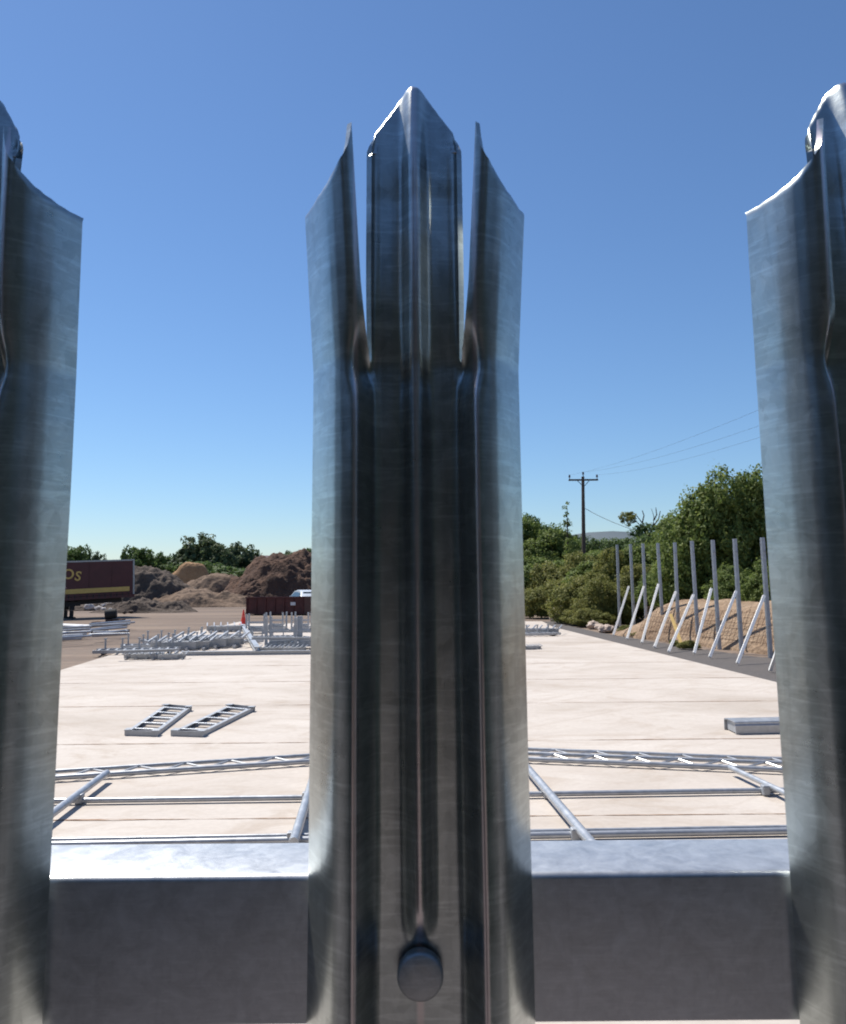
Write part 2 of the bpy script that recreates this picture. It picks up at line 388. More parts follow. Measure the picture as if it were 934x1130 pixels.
def pale_mesh(seed, bottom, splay=1.0):
    rs = random.Random(seed); sx = rs.uniform(0, 50)
    def pos(u, h, grp, e=1.0):
        y = prof_y(u)
        if grp != 0 and h > HS-.004 and abs(u) < 19.6:   # the split prongs are pressed open, the crease goes out of them
            wq = min(1, max(0, (h-HS+.004)/.022)); wq = wq*wq*(3-2*wq)
            y = y*(1-wq) + wq*(-.0127 + .0022*((19.6-abs(u))/4.2)**2)
        # flattened round the bolt hole
        hb = h + .118; g = math.exp(-(hb/.0125)**4) if hb > 0 else math.exp(-(hb/.034)**4)
        if abs(u) < 12: y = y*(1-g)
        x = u/1000*(1.028 if abs(u) > 30 else 1+.028*max(0, (abs(u)-SL)/(30-SL)))
        if e < .0022:
            wl = 1.0 if grp == 0 else max(0, min(1, (abs(u)-21)/4))
            y += .0011*wl*(1-e/.0022)**2
        if grp != 0 and h > HS:
            t = (h-HS)/.093; x += grp*(.0051*t*splay + .0010*min(1, t*3.5)*max(0, 1-(abs(u)-SL)/7)); y -= .0065*t
            # the section opens a little as the prong is bent outward
        if grp == 0 and h > HS:
            t = max(0, (h-.135)/.044); y += .007*t*t - .0015*math.sin(min(1, (h-HS)/.06)*PI)
        # pinched corner at the foot of each slit
        a = abs(u); q = math.exp(-((a-17.6)/2.4)**2 - ((h-HS+.001)/.0065)**2); y += .0055*q
        q2 = math.exp(-((a-18)/4)**2 - ((h-HS-.002)/.02)**2); y += .0015*q2
        # waves in the rolled sheet
        y += .00022*noise.noise(Vector((sx+u*.08, h*16, 1))) + .00010*noise.noise(Vector((sx+u*.2, h*60, 4)))
        x += .00035*noise.noise(Vector((sx, h*14, 7)))
        return (x, y, h)
    hl = list(np.linspace(bottom, -.35, 8))[:-1] + list(np.linspace(-.35, -.165, 10))[:-1] + list(np.linspace(-.165, -.07, 46))[:-1] + list(np.linspace(-.07, .045, 24))[:-1] + list(np.linspace(.045, HS, 22))
    groups = [(-1, list(np.linspace(-35, -SL, 40))), (0, list(np.linspace(-SL, SL, 61))), (1, list(np.linspace(SL, 35, 40)))]
    V = []; F = []
    low = {}
    def lowid(u, j):
        key = (round(u, 4), j)
        if key not in low: V.append(pos(u, hl[j], 0 if abs(u) < SL-.01 else (1 if u > 0 else -1))); low[key] = len(V)-1
        return low[key]
    NT = 44
    for g, us in groups:
        for i in range(len(us)-1):
            for j in range(len(hl)-1): F.append((lowid(us[i], j), lowid(us[i+1], j), lowid(us[i+1], j+1), lowid(us[i], j+1)))
        T0 = top_c if g == 0 else top_s; ref = prof_y(0 if g == 0 else SL)
        def T(u, T0=T0, ref=ref, g=g):       # cut square to the bent sheet: solve for the height
            h = T0(u)
            for _ in range(30): h += .6*(T0(u) + .57*(pos(u, h, g)[1]-ref) - h)
            return h
        up = []
        for u in us:
            col = [lowid(u, len(hl)-1)]; Tu = T(u)
            for q in range(1, NT+1):
                tt = Tu + .0005*noise.noise(Vector((u*.6+sx, g, 2))); fr_ = 1-(1-q/NT)**1.5; h = HS + (tt - HS)*fr_
                sl_ = 0
                uu = u
                if g == 0 and abs(u) > SL-.01: uu = u - math.copysign(.45, u)
                V.append(pos(uu, h, g, tt-h)); col.append(len(V)-1)
            up.append(col)
        for i in range(len(us)-1):
            for q in range(NT): F.append((up[i][q], up[i+1][q], up[i+1][q+1], up[i][q+1]))
    me = bpy.data.meshes.new('pale'); me.from_pydata(V, [], F); me.update(); me.shade_smooth()
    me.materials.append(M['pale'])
    return me
fence = thing('palisade_fence', 'tall galvanised steel palisade fence filling the foreground, three-pointed pales bolted to an angle rail', 'fence', (PCX, FD, 0))
me_vars = [pale_mesh(s, -CZ+.05, q) for s, q in ((3, 1.0), (8, .3), (15, .3))]
PITCHX = .1552
def mk_pale(i, me):
    o = bpy.data.objects.new('pale', me); COL.objects.link(o); o.parent = fence
    o.location = (i*PITCHX, -.0082, CZ)
    s = o.modifiers.new('thickness', 'SOLIDIFY'); s.thickness = .0021; s.offset = -1; s.use_even_offset = False
    e = o.modifiers.new('edges', 'EDGE_SPLIT'); e.split_angle = rad(55)
    return o
bb = MB(); nseg = 32; rings = [(.0066, .0006), (.0070, -.0008), (.0070, -.0036), (.0068, -.0043), (.0062, -.0047), (.003, -.0049), (0.0004, -.00495)]
vs = []
for r, y in rings: vs += [(r*math.cos(2*PI*k/nseg), y-.0018, r*math.sin(2*PI*k/nseg)) for k in range(nseg)]
bb.add(vs, [(i*nseg+k, i*nseg+(k+1) % nseg, (i+1)*nseg+(k+1) % nseg, (i+1)*nseg+k) for i in range(len(rings)-1) for k in range(nseg)] + [tuple(range(len(vs)-nseg, len(vs)))])
bme = None; wme = None
for i in range(-9, 10):
    me = me_vars[0] if i == 0 else me_vars[1 if i > 0 else 2]
    p = mk_pale(i, me)
    if i == 0: tag(p, 'middle pale of the three, seen whole, bright rounded edges and a bolt head low down')
    elif i == 1: tag(p, 'pale cut off by the right edge of the photograph')
    elif i == -1: tag(p, 'pale cut off by the left edge of the photograph')
    if bme is None:
        b = obj('bolt_head', bb, M['bolt'], p, smooth=True, sharp=50); b.location = (0, 0, -.118); bme = b.data
    else:
        b = bpy.data.objects.new('bolt_head', bme); COL.objects.link(b); b.parent = p; b.location = (0, 0, -.118)
def rail_mb(zt, x0, x1):
    m = MB(); t = .0055; d = .0335; h = .0445
    # angle section with rounded outer corner; profile (side=y, up=z)
    y0 = .0032; r = .002
    pr = [(y0, zt-h), (y0, zt-r)] + [(y0+r-r*math.cos(a), zt-r+r*math.sin(a)) for a in (PI/6, PI/3)] + [(y0+r, zt), (y0+d, zt), (y0+d, zt-t), (y0+t+.004, zt-t), (y0+t, zt-t-.004), (y0+t, zt-h)]
    N = 40; vs = []
    for k_ in range(N+1):
        x = x0+(x1-x0)*k_/N; dz = -.008*(0)  # straight
        vs += [(x, y, z + dz) for y, z in pr]
    q = len(pr)
    m.add(vs, [(k_*q+i, (k_+1)*q+i, (k_+1)*q+(i+1) % q, k_*q+(i+1) % q) for k_ in range(N) for i in range(q)] + [tuple(range(q)), tuple(range(N*q+q-1, N*q-1, -1))])
    return m
tag(obj('rail', rail_mb(CZ-.0945, -1.45, 1.45), M['rail'], fence, smooth=True, sharp=35), 'upper angle rail, sunlit top edge and shaded front face')
obj('rail', rail_mb(.42, -1.45, 1.45), M['rail'], fence, smooth=True, sharp=35)
for sx in (-1.40, 1.40):
    m = MB()
    m.box((sx, .053, 1.12), (.10, .006, 2.24)).box((sx, .100, 1.12), (.006, .088, 2.24)).box((sx, .147, 1.12), (.10, .006, 2.24)); obj('post', m, M['rail'], fence)

# ------------------------------------------------------------------ lattice roof frame lying on the pad
O = onz(461, 880)
fr = thing('lattice_frame', 'long galvanised lattice frame lying flat on the concrete just behind the fence', 'steel frame', (O.x, O.y, 0))
def g(px, py, z=.04): return onz(px, py, z)
def tb(name, pts, r, mat='steel', label=None):
    m = MB(); m.path(pts, r, 12); o = obj(name, m, M[mat], fr, (O.x, O.y, 0), smooth=True, sharp=60)
    if label: tag(o, label)
    return o
apex = [g(461, 832.5, .05), g(461, 826, .05)]
def lattice(nearA, farA, nearB, farB, nb, r=.030, third=None):
    tb('chord', [nearA, nearB], r); tb('chord', [farA, farB], r*.8)
    if third: tb('chord', third, r*.75)
    m = MB()
    for i in range(nb):
        t0, t1, t2 = i/nb, (i+.5)/nb, (i+1)/nb
        m.tube(nearA.lerp(nearB, t0), farA.lerp(farB, t1), .014, n=6).tube(farA.lerp(farB, t1), nearA.lerp(nearB, t2), .014, n=6)
        if third: m.tube(farA.lerp(farB, t0), third[0].lerp(third[1], t1), .012, n=6).tube(third[0].lerp(third[1], t1), farA.lerp(farB, t2), .012, n=6)
    obj('lacing', m, M['steel'], fr, (O.x, O.y, 0), smooth=True)
lattice(g(20, 861, .05), g(20, 854, .08), apex[0], g(461, 826, .08), 9)
lattice(apex[0], g(461, 827, .08), g(920, 852, .05), g(920, 844, .08), 10, third=[g(461, 822, .06), g(930, 840, .06)])
tb('tie_tube', [g(-20, 885), g(461, 878.5), g(960, 870.5)], .027)
tb('tie_tube', [g(-20, 934), g(461, 924.5), g(960, 915.5)], .030)
tb('tie_tube', [g(-20, 928.5), g(461, 919.8), g(960, 911.5)], .020)
def strut(a, b, w_=.07):
    m = MB(); m.tube(a, b, w_/2, n=12); obj('strut', m, M['steel'], fr, (O.x, O.y, 0), smooth=True)
strut(g(118, 853, .10), g(36, 914, .09), .075)
strut(g(352, 838, .10), g(324, 930, .09), .085)
strut(g(574, 838, .10), g(668, 948, .09), .085)
strut(g(806, 847, .09), g(905, 893, .09), .06)
for a in ((88, 882), (338, 880), (604, 876), (845, 872.5), (322, 925), (635, 921)):
    p = g(*a, .05); m = MB(); m.box((p.x, p.y, .055), (.075, .085, .10)); obj('clamp', m, M['steel_dull'], fr, (O.x, O.y, 0), bevel=.012)

# ------------------------------------------------------------------ the two short ladder frames
def ladder(corners, label, nr, tw):
    nl_, nr_, fr_, fl_ = [onz(*c) for c in corners]
    ctr = (nl_+nr_+fr_+fl_)/4
    t = thing('ladder_frame', label, 'ladder frame', (ctr.x, ctr.y, 0), 'short ladder frames lying on the concrete')
    org = (ctr.x, ctr.y, 0); h = .065
    U = lambda p, z=h/2: Vector((p.x, p.y, z))
    ch = [(-.03, -h/2), (.035, -h/2), (.035, -h/2+.012), (-.018, -h/2+.012), (-.018, h/2-.012), (.035, h/2-.012), (.035, h/2), (-.03, h/2)]
    for a, b, sgn in ((nl_, fl_, -1), (nr_, fr_, 1)):
        m = MB(); m.extr([(x*sgn, z) for x, z in ch], U(a), U(b)); obj('side_rail', m, M['steel_dull'], t, org)
    for i in range(nr):
        f = (i+.5)/nr; a = nl_.lerp(fl_, f); b = nr_.lerp(fr_, f); m = MB()
        m.bar(U(a, .05), U(b, .05), .06, .04); obj('rung', m, M['steel'], t, org, bevel=.006)
    for a, b in ((nl_, nr_), (fl_, fr_)):
        d = (b-a).normalized()*.05; m = MB(); m.bar(U(a-d, .04), U(b+d, .04), .014, .075); 
        for e in (a, b): m.bar(U(e, .079), U(e+(fl_-nl_).normalized()*(.16 if a is nl_ else -.16), .083), .11, .012)
        obj('end_plate', m, M['steel_dull'], t, org)
ladder([(141, 812), (171, 813), (209, 784), (184, 782)], 'shorter ladder-like galvanised frame lying on the concrete, the left of two', 5, .4)
ladder([(192, 812.5), (221, 813.5), (279, 784.5), (255, 782)], 'longer ladder-like galvanised frame lying on the concrete, the right of two', 5, .4)

# ------------------------------------------------------------------ channels lying at the right
a = onz(806, 808); b = onz(905, 806)
b = a + (b-a).normalized()*2.6; q = b-a
for kx, (off, z, lab, ln) in enumerate(((0, .0, 'grey steel channel section lying on the concrete, half hidden by the right-hand pale', 1.0),)):
    pa = a + Vector((.02*kx-.05*kx, off, 0)); pb = pa + q*ln
    t = thing('steel_channel', lab, 'steel channel', (pa.x, pa.y, z))
    w_, h_, th = .40, .17, .012
    pr = [(-w_/2, 0), (-w_/2+th, 0), (-w_/2+th, h_-th), (w_/2-th, h_-th), (w_/2-th, 0), (w_/2, 0), (w_/2, h_*.7), (w_/2-.03, h_), (-w_/2+.03, h_), (-w_/2, h_*.7)]
    m = MB(); m.extr(pr, (pa.x, pa.y, z+.002), (pb.x, pb.y, z+.002)); obj('channel', m, M['steel'], t, (pa.x, pa.y, z))
    m = MB(); m.box((pa.x+.03, pa.y, z+.085), (.012, .36, .14)); obj('end_plate', m, M['steel_dull'], t, (pa.x, pa.y, z))

# ------------------------------------------------------------------ steelwork laid out at the back of the pad
def rot2(v, a): return Vector((v[0]*math.cos(a)-v[1]*math.sin(a), v[0]*math.sin(a)+v[1]*math.cos(a), v[2]))
def base_rack(ln, wd, npeg, ph):           # ladder base with stub posts
    t = thing('stub_frame', 'x', 'steel frame')
    for s in (-1, 1):
        m = MB(); m.box((0, s*wd/2, .10), (ln, .07, .10)); obj('side_rail', m, M['steel'], t)
    m = MB()
    for i in range(npeg*2): m.box((-ln/2+ln*(i+.5)/(npeg*2), 0, .10), (.06, wd-.08, .08))
    obj('cross_bar', m, M['steel_dull'], t)
    for i in range(npeg):
        x = -ln/2+ln*(i+.5)/npeg; m = MB(); m.box((x, wd/2+.002, .15+ph/2), (.05, .05, ph)).box((x, wd/2, .15+ph*.95), (.10, .07, .03)); obj('stub', m, M['white_timber'] if 0 else M['steel'], t)
    for sx in (-.38, .38):
        m = MB(); m.box((sx*ln, 0, .027), (.10, wd+.1, .05)); obj('bearer', m, M['pole_wood'], t)
    return t
def plate_frame(ln, wd):                     # gusset plate pieces stacked on edge
    t = thing('plate_frame', 'x', 'steel frame')
    m = MB()
    for i in range(6):
        y = -wd/2+i*wd/5; m.box((0, y, .17), (ln*(.55+.4*((i*5)%3)/2), .02, .24), Matrix.Rotation(.25*(1 if i % 2 else .6), 3, 'X'))
    obj('plate', m, M['steel_dull'], t)
    m = MB()
    for i in range(4): m.bar((-ln/2+.2+i*(ln-.4)/3, -wd/2-.15, .06), (-ln/2+.2+i*(ln-.4)/3, wd/2+.2, .06), .08, .08)
    for i in range(7): m.bar((-ln/2+ln*i/6, -wd/2, .30), (-ln/2+ln*i/6+.1, wd/2, .43), .05, .05)
    obj('bar', m, M['steel'], t); return t
def stillage(ln, wd, ht):
    t = thing('stillage', 'x', 'steel stillage')
    for sx in (-1, 1):
        for sy in (-1, 1):
            m = MB(); m.box((sx*ln/2, sy*wd/2, ht/2+.1), (.09, .09, ht)); m.box((sx*ln/2, sy*wd/2, .05), (.22, .22, .10)); obj('corner_post', m, M['steel'], t)
    m = MB()
    for sy in (-1, 1):
        m.box((0, sy*wd/2, .17), (ln, .06, .12)); m.box((0, sy*wd/2, ht*.62), (ln, .05, .05))
    for i in range(6): m.box((-ln/2+ln*i/5, 0, .17), (.07, wd, .08))
    obj('rail', m, M['steel'], t)
    m = MB()
    for i in range(9): m.bar((-ln/2+.1, -wd/2+wd*i/8, .26+.05*(i % 3)), (ln/2-.1, -wd/2+wd*((i*5) % 9)/8, .3+.05*(i % 2)), .06, .06)
    obj('load', m, M['steel_dull'], t); return t
rack = base_rack(2.6, .75, 5, .32); plate = plate_frame(2.0, .9); still = stillage(.95, 1.0, .95)
used = set()
def place(src, px, py, rz, label, sc=1.0, group=None, z=0, ln=1):
    t = src if id(src) not in used else copy_tree(src); used.add(id(src))
    p = onz(px, py); t.location = (p.x, p.y, z); t.rotation_euler = (0, 0, rad(rz)); t.scale = (sc*ln, sc, sc)
    t['label'] = label; t['group'] = group or 'galvanised steelwork laid out on the pad'; return t
place(rack, 152, 721, 12, 'leftmost stub frame, its end pointing at the bare ground', 1.0)
place(rack, 175, 715, 20, 'stub frame just behind the leftmost one, stubs standing in a row', .95)
place(rack, 195, 709, 28, 'stub frame lying at the edge of the dirt behind the left of the row', .95)
place(plate, 158, 727, 8, 'small stack of plates projecting towards the fence at the left end of the steelwork', .55)
place(plate, 186, 727.5, 10, 'small dark plate pack in front of the second stub frame', .5)
place(plate, 200, 717, 6, 'grey plate pack between the left stub frames and the cone', 1.0)
place(rack, 219, 712, 24, 'stub frame in the middle of the left group, partly behind the grey plates', .95)
place(plate, 232, 714.5, 3, 'flat-fronted grey plate pack in the middle of the row', 1.15)
place(rack, 240, 705, 30, 'stub frame angled back towards the orange cone', 1.0)
place(rack, 253, 711, 26, 'slanting stub frame with close stubs left of the leaning beam', .9)
place(plate, 250, 697, 20, 'plate pack at the back of the steelwork, left of the orange cone', .9)
place(still, 312, 716, 2, 'front stillage with tall bright posts before the maroon skip, left of the middle pale', 1.0)
place(still, 345, 716, -2, 'stillage with tall bright posts touching the edge of the middle pale', 1.0)
place(still, 283, 699, 4, 'stillage close behind the cone end of the slanting beam', .8)
place(still, 305, 696, -3, 'stillage under the left half of the maroon skip', .8)
place(still, 333, 696, -3, 'furthest stillage, under the right half of the maroon skip', .8)
place(rack, 300, 705, 3, 'stub frame lying between the stillages in front of the skip', .8)
place(plate, 297, 719, 0, 'low plate pack at the foot of the tall bright posts', .45)
place(plate, 322, 719, 0, 'small plate pack between the two front stillages', .45)
# behind the pale and to its right
place(still, 380, 704, 5, 'stillage of steelwork hidden behind the middle pale', 1.0)
place(rack, 585, 702, 15, 'small stub frame on the concrete right of the middle pale, far off', .9)
place(plate, 596, 700, -12, 'grey plate pack far across the concrete near the hedge', .8)
place(plate, 586, 716.5, 25, 'small dark plate alone on the concrete right of the middle pale', .35)
def long_beam(pa, pb, w_, h_, label, mat='steel'):
    m = MB(); pr = [(-w_/2, 0), (w_/2, 0), (w_/2, h_*.18), (w_*.12, h_*.25), (w_*.12, h_*.75), (w_/2, h_*.82), (w_/2, h_), (-w_/2, h_), (-w_/2, h_*.82), (-w_*.12, h_*.75), (-w_*.12, h_*.25), (-w_/2, h_*.18)]
    m.extr(pr, pa, pb); return tag(obj('steel_beam', m, M[mat], origin=(pa.x, pa.y, 0)), label, 'steel beam', 'long beams among the steelwork')
long_beam(onz(202, 723.5), onz(345, 722), .16, .12, 'long flat beam along the front of the steelwork')
long_beam(onz(267.5, 692, .10), onz(284, 719, .10), .17, .14, 'beam lying slantwise across the concrete from the foot of the orange cone')
long_beam(onz(128, 721, .22), onz(192, 719, .22), .10, .08, 'thin bright beam lying across the leftmost frames')
long_beam(onz(278, 706, .4), onz(345, 706, .4), .10, .08, 'thin bright beam resting across the stillages')

# bundles of tubes on the bare ground at the left
rb = random.Random(5)
for (x0, x1, yy, ny, lab) in ((40, 98, 709, 16, 'bundle of long galvanised tubes on the dirt beside the left pale'), (98, 146, 703.5, 12, 'tangled bundle of thin bright steel bars on the dirt left of the pad')):
    c = onz((x0+x1)/2, yy-4); t = thing('tube_bundle', lab, 'tube bundle', (c.x, c.y, 0), 'bundles of tube on the dirt'); ox = (c.x, c.y, 0)
    for kk in range(ny):
        ya = yy - 1 - rb.random()*14; z = .05+.30*rb.random()
        pa = onz(x0+rb.uniform(-2, 5), ya, z); pb = onz(x1+rb.uniform(-8, 3), ya-3+rb.uniform(-2, 2), z)
        m = MB(); m.tube(pa, pb, .045, n=8); obj('tube', m, M['steel'] if kk % 3 else M['steel_dull'], t, ox, smooth=True)
    for f in (.25, .75):
        p = onz(x0+(x1-x0)*f, yy-6); m = MB(); m.box((p.x, p.y, .02), (.12, 1.8, .12)); obj('bearer', m, M['pole_wood'], t, ox)
p = onz(77, 691); m = MB(); m.box((p.x, p.y, .06), (2.8, 1.3, .03), Matrix.Rotation(.05, 3, 'Y')); m.box((p.x+.2, p.y, .0), (2.2, 1.0, .09))
tag(obj('sheet_stack', m, M['white_sticker'], origin=(p.x, p.y, 0)), 'pale flat sheets lying on the dirt left of the pad', 'sheet stack')
p = onz(121, 690); t = thing('waste_drum', 'small black drum tipped on dark scraps on the dirt', 'drum', (p.x, p.y, 0))
m = MB(); m.tube((p.x-.25, p.y, .55), (p.x+.30, p.y+.1, .62), .27, .24, n=16); obj('drum', m, M['tyre'], t, (p.x, p.y, 0), smooth=True)
m = MB(); m.box((p.x, p.y, .10), (1.7, .8, .2)); m.box((p.x+.3, p.y, .25), (.9, .6, .15)); obj('pallet', m, M['soil_dark'], t, (p.x, p.y, 0), bevel=.05)

# ------------------------------------------------------------------ cone
p = onz(268.6, 689); t = thing('traffic_cone', 'orange-red traffic cone standing at the corner of the pad beside the maroon skip', 'traffic cone', p)
m = MB(); m.prism([(.20, .14), (.14, .20), (-.14, .20), (-.20, .14), (-.20, -.14), (-.14, -.20), (.14, -.20), (.20, -.14)], 0, .035); obj('base', m, M['cone'], t)
m = MB(); m.path([(0,0,.03), (0,0,.10), (0,0,.75), (0,0,.78)], [.16, .14, .03, .022], 20); obj('body', m, M['cone'], t, smooth=True)
m = MB(); m.path([(0,0,.36), (0,0,.47)], [.098, .080], 20); obj('sleeve', m, plain('orange_sleeve', (.70, .12, .08), .4, .1), t, smooth=True)

# ------------------------------------------------------------------ maroon skip
pl_, pr_ = onz(271.5, 678), onz(336, 678); c = (pl_+pr_)/2; wd = (pr_-pl_).length; hh = 1.17
t = thing('skip', 'low dark maroon steel skip with a white sticker, standing behind the steelwork', 'skip', (c.x, c.y, 0)); 
ang = math.atan2(pr_.y-pl_.y, pr_.x-pl_.x); t.rotation_euler = (0, 0, ang)
m = MB(); dp = 1.9
m.box((0, 0, hh/2), (wd, .06, hh)).box((0, dp, hh/2), (wd, .06, hh)).box((0, dp/2, .05), (wd-.02, dp-.08, .08))
for sx in (-1, 1): m.box((sx*(wd/2-.03), dp/2, hh/2), (.058, dp-.08, hh-.01))
obj('wall', m, M['skip_paint'], t)
m = MB(); m.box((0, -.05, hh-.03), (wd+.08, .10, .09)).box((0, -.05, .06), (wd+.04, .09, .10))
obj('rim', m, M['skip_paint'], t)
for i in range(7):
    m = MB(); m.box((-wd/2+.1+(wd-.2)*i/6, -.06, hh/2-.01), (.08, .07, hh-.16)); obj('rib', m, M['skip_paint'], t)
m = MB(); m.box((wd*.315, -.10, .72), (.36, .02, .22)); obj('sticker', m, M['white_sticker'], t)

# ------------------------------------------------------------------ car
p = onz(333, 673.5); rzc = rad(24)
t = thing('parked_car', 'pale silver car parked behind the maroon skip, rear window showing', 'car', (p.x-.05, p.y+1.9, 0), rz=rzc)
def sect(pts, x0, x1, inset=0):
    pass
# side outline (y along the car, z up); the rear faces the camera
out = [(-2.05,.38),(-2.12,.62),(-2.08,.98),(-1.98,1.04),(-1.45,1.40),(-.9,1.50),(.0,1.52),(.55,1.44),(1.15,1.03),(1.95,.88),(2.12,.62),(2.08,.34),(1.2,.26),(-1.2,.26)]
def wid(z): return .88 if z < 1.0 else .88 - (z-1.0)*.42
m = MB(); n = len(out); vs = []
for sgn, ins in ((-1, 0), (-1, .06), (1, .06), (1, 0)):
    for y, z in out:
        ww = wid(z) - (.07 if ins == 0 and 0 else 0); vs.append((sgn*(ww if ins == 0 else ww-.10), y*(0.985 if ins == 0 else 1), z if ins == 0 else z+.03*(z > .5)))
m.add(vs, [tuple(range(n)), tuple(range(4*n-1, 3*n-1, -1))] + [(r*n+i, r*n+(i+1) % n, (r+1)*n+(i+1) % n, (r+1)*n+i) for r in range(3) for i in range(n)])
body = obj('body', m, M['car_paint'], t, smooth=True, sharp=35)
m = MB(); m.add([(-.64,-1.93,1.09),(.64,-1.93,1.09),(.56,-1.50,1.405),(-.56,-1.50,1.405),(-.62,-1.85,1.0),(.62,-1.85,1.0),(.55,-1.4,1.33),(-.55,-1.4,1.33)], [(0,1,2,3),(7,6,5,4),(0,4,5,1),(1,5,6,2),(2,6,7,3),(3,7,4,0)]); obj('rear_window', m, M['glass'], t)
for s in (-1, 1):
    m = MB(); pts = [(-1.60,1.03),(-1.25,1.34),(-.05,1.41),(.45,1.36),(.98,1.02)]
    va = [(s*(wid(z)+.006), y, z) for y, z in pts]; vb = [(s*(wid(z)-.05), y, z) for y, z in pts]
    m.add(va+vb, [(0,1,2,3,4), (9,8,7,6,5)] + [(i, (i+1) % 5, 5+(i+1) % 5, 5+i) for i in range(5)]); obj('side_window', m, M['glass'], t)
    m = MB(); m.box((s*.72, -2.07, .86), (.22, .08, .18)); obj('rear_lamp', m, M['lamp_red'], t, bevel=.02)
    m = MB(); m.box((s*.98, .62, 1.02), (.16, .1, .12)); obj('door_mirror', m, M['car_paint'], t, bevel=.03)
    for yy in (-1.3, 1.32):
        m = MB(); m.tube((s*.70, yy, .32), (s*.89, yy, .32), .32, n=24); wh = obj('wheel', m, M['tyre'], t, smooth=True, sharp=40)
        m = MB(); m.tube((s*.86, yy, .32), (s*.898, yy, .32), .20, n=16); obj('rim', m, M['grey_trim'], wh)
m = MB(); m.box((0, -2.09, .46), (1.66, .12, .2)); obj('bumper', m, M['car_paint'], t, bevel=.04)
m = MB(); m.box((0, -2.125, .78), (.5, .03, .11)); obj('number_plate', m, M['yellow_print'], t)

# ------------------------------------------------------------------ curtain-sided trailer
fr_top = ony(148.5, 617, 57.0); fr_bot = ony(148.5, 657, 57.0); le_bot = ony(70, 662.5, 54.0)
ax = (le_bot - fr_bot).normalized()         # towards the rear, which is behind the left pale
ax.z *= .75; ax.normalize()
upv = Vector((0, 0, 1)); nv = upv.cross(ax).normalized(); nv = nv if nv.y < 0 else -nv   # the side seen faces the camera
up2 = nv.cross(ax).normalized(); up2 = up2 if up2.z > 0 else -up2
TH = (fr_top-fr_bot).length; TL = 13.6; TW = 2.5
foot = onz(88, 677); org = Vector((fr_bot.x, fr_bot.y, 0))
t = thing('curtain_trailer', 'dark maroon curtain-sided lorry trailer parked on the dirt, yellow lettering and stripe', 'lorry trailer', org)
def T3(a, o, h): return fr_bot + ax*a - nv*o + up2*h         # along, inward, up
def tbox(a0, a1, o0, o1, h0, h1):
    m = MB(); vs = [T3(a, o, h) for h in (h0, h1) for a, o in ((a0, o0), (a1, o0), (a1, o1), (a0, o1))]
    return m.add(vs, [(3,2,1,0), (4,5,6,7), (0,1,5,4), (1,2,6,5), (2,3,7,6), (3,0,4,7)])
m = tbox(.12, TL-.1, .02, TW-.02, .12, TH-.1)
obj('curtain', m, M['maroon'], t, org)
m = tbox(0, TL, 0, TW, TH-.1, TH); obj('roof', m, M['grey_trim'], t, org)
obj('bulkhead', tbox(0, .11, 0, TW, .10, TH-.102), M['grey_trim'], t, org)
obj('rear_frame', tbox(TL-.098, TL, 0, TW, .10, TH-.102), M['grey_trim'], t, org)
obj('side_rail', tbox(0, TL, -.01, TW+.01, -.10, .098), M['maroon'], t, org)
m = MB()
for i in range(0, 34):
    b_ = tbox(.4+i*.39, .45+i*.39, -.012, -.002, -.06, .26); o_ = len(m.v); m.add(b_.v, b_.f)
obj('strap', m, M['black_frame'], t, org)
for i in range(1, 9): obj('curtain_fold', tbox(i*1.5, i*1.5+.03, .004, .0195, .64, TH-.14), M['maroon'], t, org)
obj('stripe', tbox(.35, TL-.3, -.006, .019, .32, .62), M['yellow_print'], t, org)
obj('chassis', tbox(.6, TL-.3, .75, 1.75, -.42, -.11), M['black_frame'], t, org)
for o in (.55, 1.75):
    m = tbox(3.75, 4.05, o, o+.25, -.75, -.11); foot_z = min(v[2] for v in m.v)
    pz = T3(3.9, o+.12, -.75); m.box((pz.x, pz.y, pz.z/2-.02), (.20, .20, pz.z)).box((pz.x, pz.y, .0), (.42, .36, .10)); obj('landing_leg', m, M['black_frame'], t, org)
obj('leg_brace', tbox(3.4, 4.4, .5, .74, -.5, -.2), M['black_frame'], t, org)
for i in range(3):
    for o in (.02, TW-.32):
        c0, c1 = T3(9.4+i*1.3, o, 0), T3(9.4+i*1.3, o+.30, 0); zz = .46
        m = MB(); m.tube((c0.x, c0.y, zz), (c1.x, c1.y, zz), .50, n=24); wh = obj('wheel', m, M['tyre'], t, org, smooth=True)
        m = MB(); m.tube((c0.x+nv.x*.01, c0.y+nv.y*.01, zz), (c1.x, c1.y, zz), .27, n=16); obj('rim', m, M['grey_trim'], wh, org)
# lettering, arched, ends in ROS as far as it can be read
def letter(ch, a, h, size, tilt):
    cu = bpy.data.curves.new('lettering', 'FONT'); cu.body = ch; cu.size = size; cu.extrude = .012; cu.align_x = 'CENTER'; cu.offset = .012
    to = bpy.data.objects.new('tmp', cu); COL.objects.link(to); bpy.context.view_layer.update()
    me = bpy.data.meshes.new_from_object(to.evaluated_get(bpy.context.evaluated_depsgraph_get()))
    bpy.data.objects.remove(to); ca, sa = math.cos(tilt), math.sin(tilt)
    for v in me.vertices:
        x, y, z = v.co; X = x*ca - y*sa; Y = x*sa + y*ca
        v.co = T3(a - X, -.008 - z, h + Y) - org
    return link('lettering', me, M['yellow_print'], t)
letter('R', 4.98, 1.36, .90, 0.02); letter('O', 4.38, 1.30, .90, -.10); letter('S', 3.80, 1.17, .86, -.22)
m = MB(); pts = [T3(5.9, -.01, 1.02), T3(5.4, -.01, .98), T3(5.0, -.01, .93), T3(4.6, -.01, .83), T3(4.45, -.01, .72), T3(4.6, -.01, .66)]
m.path(pts, [.02, .035, .04, .04, .035, .015], 6); obj('swoosh', m, M['pink_print'], t, org, smooth=True)

